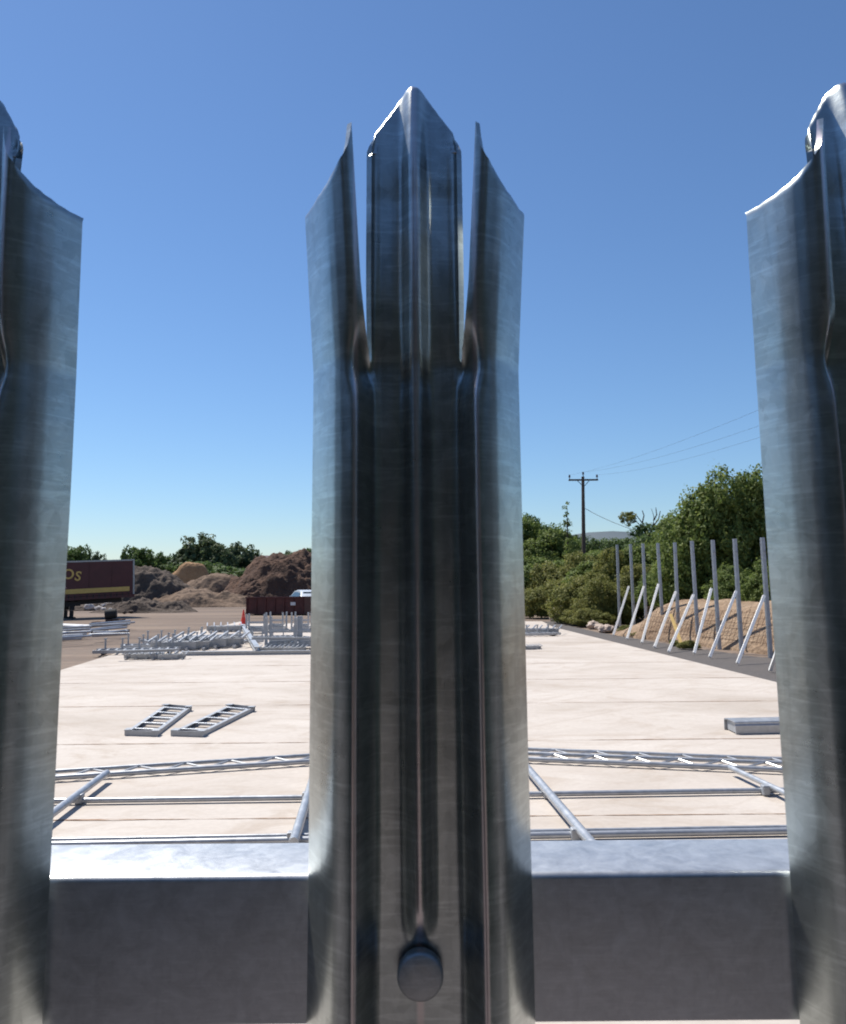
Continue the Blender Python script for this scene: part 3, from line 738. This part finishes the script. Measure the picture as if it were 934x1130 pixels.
# ------------------------------------------------------------------ soil heaps
def mound(name, label, cat, px, yb, wpx, ytop, d, mat, depth=.75, amp=.35, seed=1, skew=0, flat=.0, rocks=0):
    c = onz(px, yb); c = ony(px, 650, d); sc = d/FPX; w_ = wpx*sc*.56/1.35; top = ony(px, ytop, d).z; n = 96; m = MB(); vs = []
    for j in range(n+1):
        for i in range(n+1):
            u = (i/n*2-1); v = (j/n*2-1)
            rr = math.hypot(u-skew*(1-abs(u)), v) + .22*noise.noise(Vector((u*1.5+seed, v*1.5, seed)))
            f = max(0, 1-rr); f = (f/(1-flat) if f < 1-flat else 1); hgt = math.sin(min(1, f*.98)*PI/2)**1.08
            z = top*hgt
            P = Vector((u*w_*1.35, v*w_*depth*1.35, z)); nz = noise.fractal(P*.55 + Vector((seed*7, 0, 0)), .9, 2.1, 6)
            nr = abs(noise.noise(P*1.6 + Vector((0, seed*3, 0))))
            nq = abs(noise.noise(P*3.4 + Vector((0, 9, seed)))); z += (nz*amp + nr*amp*.45 + nq*amp*.3) * min(1, hgt*3) - (.25 if hgt < .001 else .05)
            vs.append((P.x, P.y, z))
    m.add(vs, [(j*(n+1)+i, j*(n+1)+i+1, (j+1)*(n+1)+i+1, (j+1)*(n+1)+i) for j in range(n) for i in range(n)])
    o = obj(name, m, mat, loc=(c.x, c.y, 0), smooth=True, sharp=70); tag(o, label, cat, 'heaps of soil at the back of the yard'); return o
SM = 'soil_mound'
mound(SM, 'grey-brown soil heap directly right of the maroon trailer', 'soil mound', 160, 668, 124, 625, 82, M['soil_grey'], .6, .5, 3)
mound(SM, 'orange sand heap showing behind the grey-brown heaps', 'soil mound', 208, 640, 72, 620, 104, M['soil_orange'], .5, .25, 5)
mound(SM, 'mid-brown smooth heap between the orange sand and the large dark heap', 'soil mound', 243, 662, 112, 633, 92, M['soil_brown'], .6, .3, 8)
mound(SM, 'largest heap, dark brown and lumpy, behind the maroon skip and the car', 'soil mound', 328, 662, 184, 611, 88, M['soil_dark'], .6, .8, 11)
mound(SM, 'low reddish spill in front of the smooth brown heap', 'soil mound', 222, 662, 130, 650, 80, M['soil_brown'], .4, .4, 29)
mound(SM, 'reddish brown spill at the left foot of the largest heap', 'soil mound', 283, 662, 62, 639, 84, M['soil_dark'], .6, .4, 13)
mound(SM, 'low dark rubble heap under and behind the trailer nose', 'soil mound', 165, 676, 110, 664, 66, M['soil_grey'], .4, .5, 17)
mound(SM, 'low brown heap seen under the trailer floor', 'soil mound', 60, 676, 130, 660, 72, M['soil_grey'], .4, .4, 19)
mound(SM, 'tan heap at the far end of the pad beneath the dark hedge', 'soil mound', 590, 670, 70, 666, 62, M['soil_brown'], .4, .25, 23)
def rock(label, px, py, size, mat, seed, sq=.7, name='boulder', cat='boulder', z=0, group=None):
    bm = bmesh.new(); bmesh.ops.create_icosphere(bm, subdivisions=3, radius=1)
    for v in bm.verts:
        nn = noise.noise(v.co*1.1+Vector((seed*5, 0, 0))); n2_ = noise.noise(v.co*2.6+Vector((seed*5, 4, 0)))
        v.co *= 1 + .32*nn + .14*n2_; v.co = Vector((v.co.x*size, v.co.y*size*.8, v.co.z*size*sq))
    me = bpy.data.meshes.new(name); bm.to_mesh(me); bm.free()
    for p_ in me.polygons: p_.use_smooth = False
    p = onz(px, py, z); o = link(name, me, mat, None, (p.x, p.y, z+size*sq*.55)); o.rotation_euler = (0, 0, seed*1.3)
    return tag(o, label, cat, group)
rr = random.Random(9)
for i in range(26):
    rock('pale lump of broken concrete among the rubble right of the trailer leg', 96+rr.random()*26, 669+rr.random()*5, .16+rr.random()*.28, M['white_rubble'], i, .7, 'rubble_lump', 'rubble', .1, 'pale rubble under the trailer nose')
for i in range(12):
    rock('small grey lump at the foot of the dark rubble heap', 126+rr.random()*50, 671+rr.random()*6, .12+rr.random()*.2, M['white_rubble'] if i % 3 == 0 else M['soil_grey'], i+40, .6, 'rubble_lump', 'rubble', 0, 'rubble along the foot of the heap')
rock('angular white lump standing on the dirt before the brown heaps', 252, 661, .85, M['white_sticker'], 3, .7, z=0)
rock('flat white lump beside the angular white one', 261, 661.5, .5, M['white_sticker'], 5, .6)
rock('large pale boulder at the far corner of the pad beneath the hedge', 620, 685, .75, M['boulder'], 8, .75)
edge_l = [(640, 688), (648, 690), (655, 693), (663, 694), (672, 697), (634, 687), (667, 697), (645, 686), (659, 690)]
for i, (x, y) in enumerate(edge_l):
    rock('pinkish stone in the row along the foot of the hedge', x, y, .22+.16*((i*37) % 5)/5, M['boulder'], i+60, .6, 'edge_stone', 'stone', 0, 'stones along the foot of the hedge')
p = onz(589, 672); m = MB(); m.box((p.x, p.y, 1.0), (.85, .6, .9)); m.box((p.x, p.y, .2), (1.4, .9, .8)); tag(obj('concrete_block', m, M['block'], origin=(p.x, p.y, 0), bevel=.03), 'small pale concrete block on the tan heap at the far end of the pad', 'concrete block')

# ------------------------------------------------------------------ fence posts with white props
tops = [(354,295),(397,293),(437,291),(485,290),(540,288),(595,283),(662,280),(733,276),(822,272)]
bots = [(361,500),(407,512),(447,518),(500,530),(551,540),(612,550),(680,565),(752,580),(845,597)]
feet = [(342,588),(386,600),(434,612),(475,627),(520,642),(603,647),(653,660),(742,680),(848,703)]
btop = [(392,430),(440,430),(487,423),(543,447),(600,457),(658,437),(738,445),(828,460),(905,540)]
ordn = ['furthest', 'second furthest', 'third furthest', 'fourth furthest', 'middle', 'fourth nearest', 'third nearest', 'second nearest', 'nearest visible']
cx = lambda v: (560+v[0]/2.92, 500+v[1]/2.92)
pb_pts = []
for i in range(9):
    hp = (bots[i][1]-tops[i][1])/2.92; d = FPX*2.95/hp*.985
    pt = ony(*cx(tops[i]), d); pb = ony(*cx(bots[i]), d); pb_pts.append((pt, pb))
    t = thing('fence_post', ordn[i]+' of the bare grey steel posts set along the clay bank', 'fence post', (pb.x, pb.y, pb.z), 'bare steel posts along the bank')
    zb = min(pb.z, bank_z(pb)) - .25; org = pb
    m = MB(); bx = pb - (pt-pb)*(max(.0, pb.z-zb)/max(.1, pt.z-pb.z))
    wv, tv = .11, .012
    m.bar(bx+Vector((0, -.05, 0)), pt+Vector((0, -.05, 0)), .10, tv, (0, 1, 0)).bar(bx+Vector((0, .05, 0)), pt+Vector((0, .05, 0)), .10, tv, (0, 1, 0)).bar(bx, pt, .012, .088, (0, 1, 0))
    obj('upright', m, M['post'], t, org)
    for f in (.12, .86):
        c = pb.lerp(pt, f); m = MB(); m.box(c+Vector((-.0, -.07, 0)), (.06, .04, .05)); obj('cleat', m, M['steel_dull'], t, org)
for i in range(9):
    f = onz(*cx(feet[i])); 
    if i < 8: pt, pb = pb_pts[i+1] if i > -1 else pb_pts[0]
    target = cx(btop[i])
    # the prop meets the post its top reaches in the photograph
    j = min(range(9), key=lambda q: abs(pb_pts[q][0].x/pb_pts[q][0].y*FPX+467 - target[0])) if i < 8 else None
    top = ony(*target, pb_pts[j][0].y-.10) if j is not None else ony(*target, 19.5)
    t = thing('timber_prop', ordn[i]+' of the white timber props leaning against the steel posts', 'timber prop', (f.x, f.y, 0), 'white props against the posts')
    m = MB(); m.bar(f+Vector((0, 0, .02)), top, .075, .055, (0, -1, .3)); obj('prop', m, M['white_timber'], t, f)
f = onz(*cx((566, 628))); tp = ony(*cx((527, 520)), f.y+1.6); m = MB(); m.bar(f, tp, .09, .05, (0, -1, .3))
tag(obj('yellow_prop', m, M['yellow_timber'], origin=(f.x, f.y, 0)), 'single yellowish timber leaning on the clay bank among the white props', 'timber prop')
# rusty mesh panels leaning on the foot of the bank
m0 = A.lerp(Bp, .0); Ltot = (Bp-A).length
npan = 0
for i in range(9):
    s0 = Ltot - 2.0 - 2.45*(i+1); p0 = A + dirb*s0 + sideb*.05; p1 = p0 + dirb*2.35
    if p0.y < 15: continue
    m = MB(); lean = sideb*.55; H_ = 1.15
    for q in range(13):
        a_ = p0.lerp(p1, q/12); m.tube(a_+Vector((0, 0, .02)), a_+lean+Vector((0, 0, H_+.04*((q*7) % 3))), .0065, n=5)
    for q in range(7):
        z = .08+q*(H_-.1)/6; o_ = lean*(z/H_); m.tube(p0+o_+Vector((0, 0, z)), p1+o_+Vector((0, 0, z)), .0065, n=5)
    lab = ['far end of the bank, under the furthest posts', 'second from the far end of the bank', 'third from the far end of the bank', 'middle of the bank', 'just nearer than the middle of the bank', 'near the right-hand pale', 'nearest one, almost behind the right-hand pale', 'hidden behind the right-hand pale', 'out of sight to the right'][npan]
    tag(obj('mesh_panel', m, M['mesh_wire'], origin=(p0.x, p0.y, 0)), 'rusty mesh panel, '+lab, 'mesh panel', 'rusty mesh panels on the bank'); npan += 1

# ------------------------------------------------------------------ telegraph pole and wires
d = 66; pt = ony(643.5, 526, d); pb = ony(645.5, 640, d); P0 = Vector((pb.x, pb.y, 0))
t = thing('telegraph_pole', 'tall wooden power pole with a crossarm rising out of the hedge', 'telegraph pole', P0)
m = MB(); m.path([(P0.x, P0.y, -.3), (P0.x, P0.y, 4), pt], [.19, .17, .12], 12); obj('pole', m, M['pole_wood'], t, P0, smooth=True)
armz = pt.z-.28; al, ar = Vector((pt.x-1.18, pt.y-.14, armz)), Vector((pt.x+1.18, pt.y-.14, armz))
m = MB(); m.bar(al, ar, .11, .13); obj('crossarm', m, M['pole_wood'], t, P0)
m = MB(); m.bar(Vector((pt.x-.5, pt.y-.16, armz-.03)), Vector((pt.x, pt.y-.16, armz-.55)), .03, .05).bar(Vector((pt.x+.5, pt.y-.16, armz-.03)), Vector((pt.x, pt.y-.16, armz-.55)), .03, .05); obj('arm_brace', m, M['cable'], t, P0)
ins = []
for s in (-1.1, 0, 1.1):
    b0 = Vector((pt.x+s, pt.y-.14, armz+.06 if s else pt.z)); m = MB(); m.path([b0, b0+Vector((0,0,.14)), b0+Vector((0,0,.16)), b0+Vector((0,0,.36))], [.03, .03, .085, .06], 10); obj('insulator', m, M['insulator'], t, P0, smooth=True); ins.append(b0+Vector((0,0,.34)))
def wire(a, b, sag, label, r=.012):
    m = MB(); pts = [a.lerp(b, k_/24) - Vector((0, 0, sag*4*(k_/24)*(1-k_/24))) for k_ in range(25)]; m.path(pts, r, 5)
    tag(obj('overhead_wire', m, M['cable'], origin=a, smooth=True), label, 'overhead wire', 'wires from the power pole')
for q, (yy, lab) in enumerate(((434, 'topmost of three thin wires running from the pole to the upper right'), (455, 'middle of three thin wires running from the pole to the upper right'), (469, 'lowest of three thin wires running from the pole to the upper right'))):
    wire(ins[q], ony(880, yy, 30), .35, lab, .0045)
wire(Vector((pt.x, pt.y, pt.z-2.5)), ony(730, 592, 60), .3, 'single short wire dropping from the pole to the trees on its right', .02)

# ------------------------------------------------------------------ foliage
def leaf_mesh(name, pts, nrm, size, mat):
    n = len(pts); rv = RNG.normal(size=(n, 3)); nrm = nrm + rv*.75; nrm /= np.linalg.norm(nrm, axis=1)[:, None]
    a = np.cross(nrm, RNG.normal(size=(n, 3))); a /= np.linalg.norm(a, axis=1)[:, None]; b = np.cross(nrm, a)
    s = size*RNG.uniform(.55, 1.35, size=(n, 1))
    v = np.stack([pts+a*s, pts+b*s*.55, pts-a*s, pts-b*s*.55], 1).reshape(-1, 3)
    me = bpy.data.meshes.new(name); me.vertices.add(4*n); me.vertices.foreach_set('co', v.astype(np.float32).ravel())
    me.loops.add(4*n); me.loops.foreach_set('vertex_index', np.arange(4*n, dtype=np.int32)); me.polygons.add(n)
    me.polygons.foreach_set('loop_start', np.arange(0, 4*n, 4, dtype=np.int32)); me.update(); me.validate(); me.materials.append(mat); return me
def crown_points(blobs, nclump, per, csize, spiky=.0):
    P, N = [], []
    vol = np.array([r[0]*r[1]*r[2] for c, r in blobs])**.75; vol = vol/vol.sum()
    for (c, r), f in zip(blobs, vol):
        k_ = max(3, int(nclump*f)); d = RNG.normal(size=(k_, 3)); d /= np.linalg.norm(d, axis=1)[:, None]
        rr_ = RNG.uniform(.45, 1.06, size=(k_, 1))**.6
        cc = np.array(c) + d*rr_*np.array(r)
        for q in range(k_):
            cs = csize*RNG.uniform(.5, 1.3); l = RNG.normal(size=(per, 3)); l /= np.linalg.norm(l, axis=1)[:, None]
            off = l*(RNG.uniform(.2, 1, size=(per, 1))**.5)*cs; off[:, 2] *= (.75 + spiky*RNG.uniform(0, 2)); off += d[q]*cs*.2
            P.append(cc[q]+off); N.append(l*.6 + d[q]*.7 + np.array([0, 0, .35]))
    P = np.concatenate(P); N = np.concatenate(N); k_ = P[:, 2] > .02
    return P[k_], N[k_]
def tree_proto(name, part, blobs, nclump, per, csize, leaf, mat, trunk=None, spiky=0, limbs=True):
    t = thing(name, 'x', 'x')
    pts, nr = crown_points(blobs, nclump, per, csize, spiky)
    link(part, leaf_mesh(part, pts, nr, leaf, mat), None, t)
    m = MB(); tr = trunk or .12
    top = max(c[2] for c, r in blobs)
    m.path([(0, 0, -.1), (.03, .02, top*.35), (-.04, 0, top*.7), (0, .03, top)], [tr*1.2, tr, tr*.7, tr*.25], 8)
    for c, r in blobs:
        z0 = min(c[2]*.6, top*.6); m.path([(0, 0, z0*.8), (c[0]*.5, c[1]*.5, z0+(c[2]-z0)*.4), tuple(c)], [tr*.6, tr*.4, tr*.12], 6)
    obj('trunk', m, M['bark'], t, smooth=True)
    return t
def rb_blobs(seed, n, R, H, base=.25, rmin=.25, rmax=.42):
    q = random.Random(seed); out = []
    for i in range(n):
        a = q.random()*2*PI; z = base + (1-base-.18)*q.random(); rad_ = R*(1-.55*abs(z-.5))*q.uniform(.15, .75); s = q.uniform(rmin, rmax)
        out.append(((math.cos(a)*rad_, math.sin(a)*rad_, z*H), (s*R*1.3, s*R*1.3, s*H*.5)))
    return out
# unit crowns are 1 wide (radius) by their height; roots are scaled
protos = {
 'bush_a': tree_proto('shrub', 'foliage', [((0,0,1.0),(1.3,1.1,1.0)), ((.9,.2,.8),(.8,.9,.8)), ((-.9,-.1,.7),(.8,.9,.75)), ((.2,-.6,.55),(1.2,.6,.6)), ((-.3,.3,1.7),(.7,.7,.6))], 420, 70, .26, .060, M['leaf_a'], .06),
 'bush_c': tree_proto('shrub', 'foliage', [((0,0,1.1),(1.2,1.1,1.1)), ((1.0,.1,.7),(.8,.8,.75)), ((-1.0,.0,.9),(.8,.8,.9)), ((.4,-.5,.5),(1.3,.6,.55)), ((.4,.2,1.9),(.6,.6,.5))], 420, 70, .25, .056, M['leaf_c'], .05, .3),
 'tree_a': tree_proto('tree', 'crown', rb_blobs(4, 12, 1.9, 6, .18), 620, 68, .36, .084, M['leaf_a'], .16),
 'tree_b': tree_proto('tree', 'crown', rb_blobs(9, 13, 2.0, 6, .15), 640, 68, .36, .084, M['leaf_b'], .16, .2),
 'big': tree_proto('tree', 'crown', [((0,0,3.0),(2.3,2,2.2)), ((1.6,.2,3.6),(1.7,1.6,1.9)), ((-1.6,0,2.6),(1.5,1.5,1.8)), ((.2,-.4,4.6),(1.5,1.2,1.1)), ((1.9,-.2,4.9),(1.3,1.2,.9)), ((-.9,-.2,4.0),(1.2,1.1,1.1)), ((-2.2,-.3,1.7),(1.3,1.1,1.3)), ((2.2,-.4,2.0),(1.5,1.2,1.5)), ((0,-.9,1.5),(2.2,1,1.3))], 1300, 64, .38, .078, M['leaf_a'], .2, .5),
 'far_a': tree_proto('tree', 'crown', rb_blobs(21, 11, 2.2, 5, .2, .3, .48), 330, 36, .42, .17, M['leaf_far'], .2),
 'far_b': tree_proto('tree', 'crown', rb_blobs(27, 12, 2.6, 5, .15, .3, .5), 330, 36, .42, .17, M['leaf_b'], .2),
 'sapling': tree_proto('sapling', 'crown', [((0,0,1.6),(.28,.28,.9)), ((.12,0,2.6),(.30,.25,.6)), ((-.1,0,3.4),(.2,.2,.5)), ((.22,.0,2.0),(.3,.2,.35)), ((0,0,4.0),(.10,.10,.3))], 60, 18, .15, .06, M['leaf_a'], .035),
}
natural_h = {'bush_a': 2.25, 'bush_c': 2.35, 'tree_a': 6.1, 'tree_b': 6.1, 'big': 5.75, 'far_a': 5.2, 'far_b': 5.2, 'sapling': 4.4}
natural_w = {'bush_a': 3.6, 'bush_c': 3.7, 'tree_a': 4.2, 'tree_b': 4.4, 'big': 7.6, 'far_a': 5, 'far_b': 6, 'sapling': .7}
us2 = set()
def grow(kind, px, ytop, d, wpx, label, cat, rz=None, group=None, base=0):
    src = protos[kind]; t = src if kind not in us2 else copy_tree(src); us2.add(kind)
    p = ony(px, 650, d); zt = ony(px, ytop, d).z; sz = (zt-base)/natural_h[kind]; sx = wpx*d/FPX/natural_w[kind]*(1.0 if kind in ('big', 'sapling') else 1.45 if kind.startswith('far') else 1.3)
    t.location = (p.x, p.y, base); t.scale = (sx, sx*.9 if sx < 2.5 else sx*.7, sz); t.rotation_euler = (0, 0, rz if rz is not None else random.uniform(-.5, .5))
    t['label'] = label; t['category'] = cat
    if group: t['group'] = group
G = 'trees and shrubs of the hedge on the right'
grow('tree_b', 584, 553, 74, 66, 'dark round tree right against the middle pale, left end of the hedge', 'tree', .2, G)
grow('tree_a', 611, 572, 68, 58, 'mid-green tree between the leftmost tree and the thin sapling', 'tree', 1.2, G)
grow('sapling', 629, 550, 62, 16, 'thin sapling sticking up left of the power pole', 'sapling', 0, G)
grow('tree_b', 655, 584, 74, 60, 'dark tree at the foot of the power pole', 'tree', 2.0, G)
grow('tree_a', 640, 600, 56, 66, 'tree in front of the power pole', 'tree', .5, G)
grow('tree_a', 600, 607, 57, 70, 'tree low down near the middle pale, behind the boulder', 'tree', 2.4, G)
grow('tree_b', 684, 583, 66, 62, 'dark tree right of the power pole, left of the bare branches', 'tree', 3.0, G)
grow('tree_b', 722, 578, 56, 60, 'dark tree beneath the bare branches', 'tree', .9, G)
grow('tree_a', 665, 612, 48, 64, 'lighter green tree above the furthest posts', 'tree', 4.0, G)
grow('tree_a', 700, 592, 47, 58, 'mid-green tree behind the third furthest post', 'tree', 5.1, G)
grow('tree_a', 747, 578, 45, 60, 'leafy tree left of the largest bush', 'tree', 1.9, G)
grow('bush_c', 620, 640, 50, 74, 'olive shrub above the large boulder', 'shrub', .1, G)
grow('bush_a', 583, 632, 60, 60, 'shrub beside the middle pale at the far end of the pad', 'shrub', .7, G)
grow('bush_c', 650, 634, 44, 74, 'olive shrub over the row of pinkish stones', 'shrub', .3, G)
grow('bush_c', 664, 640, 41, 54, 'olive shrub just left of the furthest post', 'shrub', 2.9, G)
grow('bush_c', 640, 668, 42.5, 50, 'low shrub sprawling to the ground by the stones', 'shrub', 1.1, G)
grow('bush_c', 652, 672, 40, 44, 'low shrub sprawling to the ground before the furthest prop', 'shrub', 2.2, G)
grow('bush_c', 706, 625, 43, 60, 'olive shrub behind the second furthest post', 'shrub', 3.4, G, .5)
grow('bush_a', 735, 622, 40, 66, 'shrub behind the fourth furthest post', 'shrub', 3.9, G, .8)
grow('big', 803, 523, 34.5, 178, 'largest dense bush, spiky top, beside the right-hand pale', 'tree', 0, G)
grow('bush_a', 772, 595, 37, 70, 'shrub at the left foot of the largest bush', 'shrub', 4.4, G, .6)
grow('bush_c', 762, 637, 35, 50, 'low olive shrub behind the middle posts on top of the bank', 'shrub', 4.9, G, 1.0)
grow('bush_a', 812, 625, 31, 60, 'low shrub behind the nearest posts on top of the bank', 'shrub', 5.3, G, 1.1)
grow('bush_a', 858, 620, 29, 60, 'low shrub peeping out beside the right-hand pale', 'shrub', 5.9, G, 1.1)
grow('tree_b', 905, 515, 36, 100, 'tree hidden behind the right-hand pale', 'tree', 2.6, G)
grow('tree_b', 600, 566, 82, 60, 'dark tree at the back between the leftmost tree and the sapling', 'tree', 1.5, G)
grow('tree_b', 632, 580, 80, 50, 'tree at the back just left of the power pole', 'tree', 2.5, G)
grow('tree_a', 675, 588, 70, 50, 'tree at the back beneath the short wire', 'tree', .4, G)
grow('bush_c', 612, 622, 54, 70, 'olive shrub high up in the hedge between the middle pale and the pole', 'shrub', 2.0, G)
grow('bush_c', 645, 612, 52, 64, 'olive shrub directly below the power pole', 'shrub', 3.0, G)
grow('bush_c', 680, 608, 46, 60, 'olive shrub behind the furthest post', 'shrub', 3.7, G)
grow('tree_a', 730, 588, 50, 60, 'tree filling the hedge behind the fourth furthest post', 'tree', 2.2, G)
for i, (x, y, d_, w_) in enumerate(((757, 707, 27, 20), (741, 706, 28.5, 14), (706, 697, 33, 22), (690, 690, 35, 22))):
    grow('bush_c', x, y, d_, w_, ['patch of weeds at the foot of the clay below the middle post', 'small tuft of weeds beside the yellowish timber', 'weeds between the furthest two props', 'weeds beside the furthest prop'][i], 'weeds', 1.3*i, 'weeds at the foot of the bank')
grow('tree_a', 752, 553, 43, 66, 'tree bridging the dark tree under the bare branches and the largest bush', 'tree', 4.6, G)
grow('tree_a', 600, 560, 70, 62, 'tree between the leftmost tree and the sapling, rounded top', 'tree', 3.3, G)
# bare-branched tree with one leafy tuft
d = 58; b0 = ony(716, 600, d); t = thing('bare_tree', 'mostly bare tree with curved branches and one leafy tuft, above the dark hedge', 'tree', (b0.x, b0.y, 0), G); org = (b0.x, b0.y, 0)
Q = lambda x, y: ony(x, y, d)
m = MB(); m.path([(b0.x, b0.y, 0), Q(716, 600), Q(714, 584)], [.22, .18, .12], 8); obj('trunk', m, M['bark'], t, org, smooth=True)
m = MB()
for pth in ([(714, 592), (709, 582), (702, 575), (694, 570)], [(713, 588), (709, 577), (702, 568), (697, 565)], [(709, 577), (711, 569), (709, 563)], [(716, 592), (721, 581), (722, 570), (719, 561)], [(721, 581), (727, 573), (729, 564)], [(718, 590), (728, 584), (735, 580)], [(703, 575), (699, 577), (694, 577)], [(722, 574), (725, 568), (724, 560)]):
    m.path([Q(*p_) for p_ in pth], [.055, .04, .025, .012][:len(pth)], 6)
obj('branch', m, M['bark'], t, org, smooth=True)
c = Q(692, 572); pts, nr = crown_points([((c.x-org[0], c.y-org[1], c.z), (.42, .4, .42)), ((c.x-org[0]+.35, c.y-org[1], c.z+.15), (.25, .25, .2))], 34, 26, .2, 0)
link('leaf_tuft', leaf_mesh('leaf_tuft', pts, nr, .08, M['leaf_c']), None, t)
c = Q(717, 588); pts, nr = crown_points([((c.x-org[0], c.y-org[1], c.z), (1.3, .9, .5)), ((c.x-org[0]+.9, c.y-org[1], c.z-.1), (.9, .7, .5))], 90, 30, .3, 0)
link('crown', leaf_mesh('crown', pts, nr, .09, M['leaf_b']), None, t)
# distant trees on the left
G2 = 'trees far beyond the soil heaps'
far = [('far_b', 82, 597, 135, 30, 'tree showing over the trailer roof beside the left pale'), ('far_b', 55, 596, 140, 40, 'tree mostly hidden behind the left pale'), ('far_a', 110, 606, 150, 20, 'small pale tree over the middle of the trailer roof'),
 ('far_b', 152, 598, 125, 36, 'dark round tree over the right end of the trailer'), ('far_b', 178, 606, 135, 32, 'low dark tree left of the tallest far tree'), ('far_a', 213, 584, 130, 50, 'tallest of the far trees, above the orange sand'),
 ('far_a', 240, 595, 128, 36, 'round tree right behind the tallest far tree'), ('far_a', 271, 595, 140, 42, 'rounded tree standing alone above the green hedge bank'), ('far_b', 225, 615, 120, 50, 'dark tree clump at the foot of the tallest far tree'),
 ('far_b', 260, 622, 112, 60, 'low dark thicket behind the smooth brown heap'), ('far_a', 292, 612, 125, 40, 'low pale shrubs left of the largest soil heap'), ('far_b', 338, 600, 120, 32, 'dark tree behind the right side of the largest heap'), ('far_a', 322, 605, 135, 34, 'pale tree behind the top of the largest heap'),
 ('far_b', 196, 618, 125, 40, 'dark low tree just behind the orange sand'), ('far_b', 300, 624, 118, 44, 'dark thicket against the left of the largest heap'), ('far_a', 380, 600, 130, 60, 'tree hidden behind the left of the middle pale'), ('far_b', 440, 596, 120, 70, 'tree hidden behind the middle pale'), ('far_b', 520, 585, 105, 80, 'tree hidden behind the right of the middle pale'), ('far_a', 130, 617, 140, 40, 'low pale tree line just over the trailer roof')]
for i, (k_, x, y, d, w_, lab) in enumerate(far): grow(k_, x, y, d, w_, lab, 'tree', i*1.1, G2)
# far low building among the trees
p = ony(296, 640, 145); t = thing('far_shed', 'low far-off shed with a brown roof left of the largest heap', 'shed', (p.x, p.y, 0))
zt = ony(296, 613, 145).z; m = MB(); m.box((0, 0, zt/2-.6), (10, 6, zt-1.2)); obj('wall', m, M['wall_far'], t)
m = MB(); m.add([(-5.4,-3.4,zt-1.3),(5.4,-3.4,zt-1.3),(5.4,3.4,zt-1.3),(-5.4,3.4,zt-1.3),(-5.2,0,zt),(5.2,0,zt)], [(0,1,5,4),(2,3,4,5),(0,4,3),(1,2,5),(3,2,1,0)]); obj('roof', m, M['roof_far'], t)
M['leaf_dark'] = leafmat('foliage_for_reflection', (.007, .017, .014), (.013, .029, .024), (.022, .044, .034), .1)
reflect_tree = None  # unseen trees with very dark leaves, added behind the camera to darken the pales' reflections
for i, (x, y) in enumerate(((-15, -11), (-9.5, -15), (-4.5, -12), (0.5, -15), (5, -12), (10, -14), (15.5, -11), (-19, -5), (20, -5), (-3.1, -2.5), (3.2, -2.6), (-4.6, -6.2), (4.2, -6.8))):
    if reflect_tree is None:
        reflect_tree = copy_tree(protos['big']); me_ = reflect_tree.children[0].data if 'crown' in reflect_tree.children[0].name else reflect_tree.children[1].data
        me_ = me_.copy(); me_.materials.clear(); me_.materials.append(M['leaf_dark'])
        for c_ in reflect_tree.children:
            if 'crown' in c_.name: c_.data = me_
        t = reflect_tree
    else: t = copy_tree(reflect_tree)
    t.location = (x, y, 0); t.scale = (1.35, 1.0, 1.65+.2*((i*3) % 4)); t.rotation_euler = (0, 0, i*1.7)
    if abs(x) in (4.2, 4.6): t.scale = (.62, .5, .62)
    if abs(x) < 3.5 and y > -3: t.scale = (.52, .42, .5)
    tag(t, 'unseen dark tree added behind the camera to darken what the pales reflect', 'tree', 'added trees behind the camera')
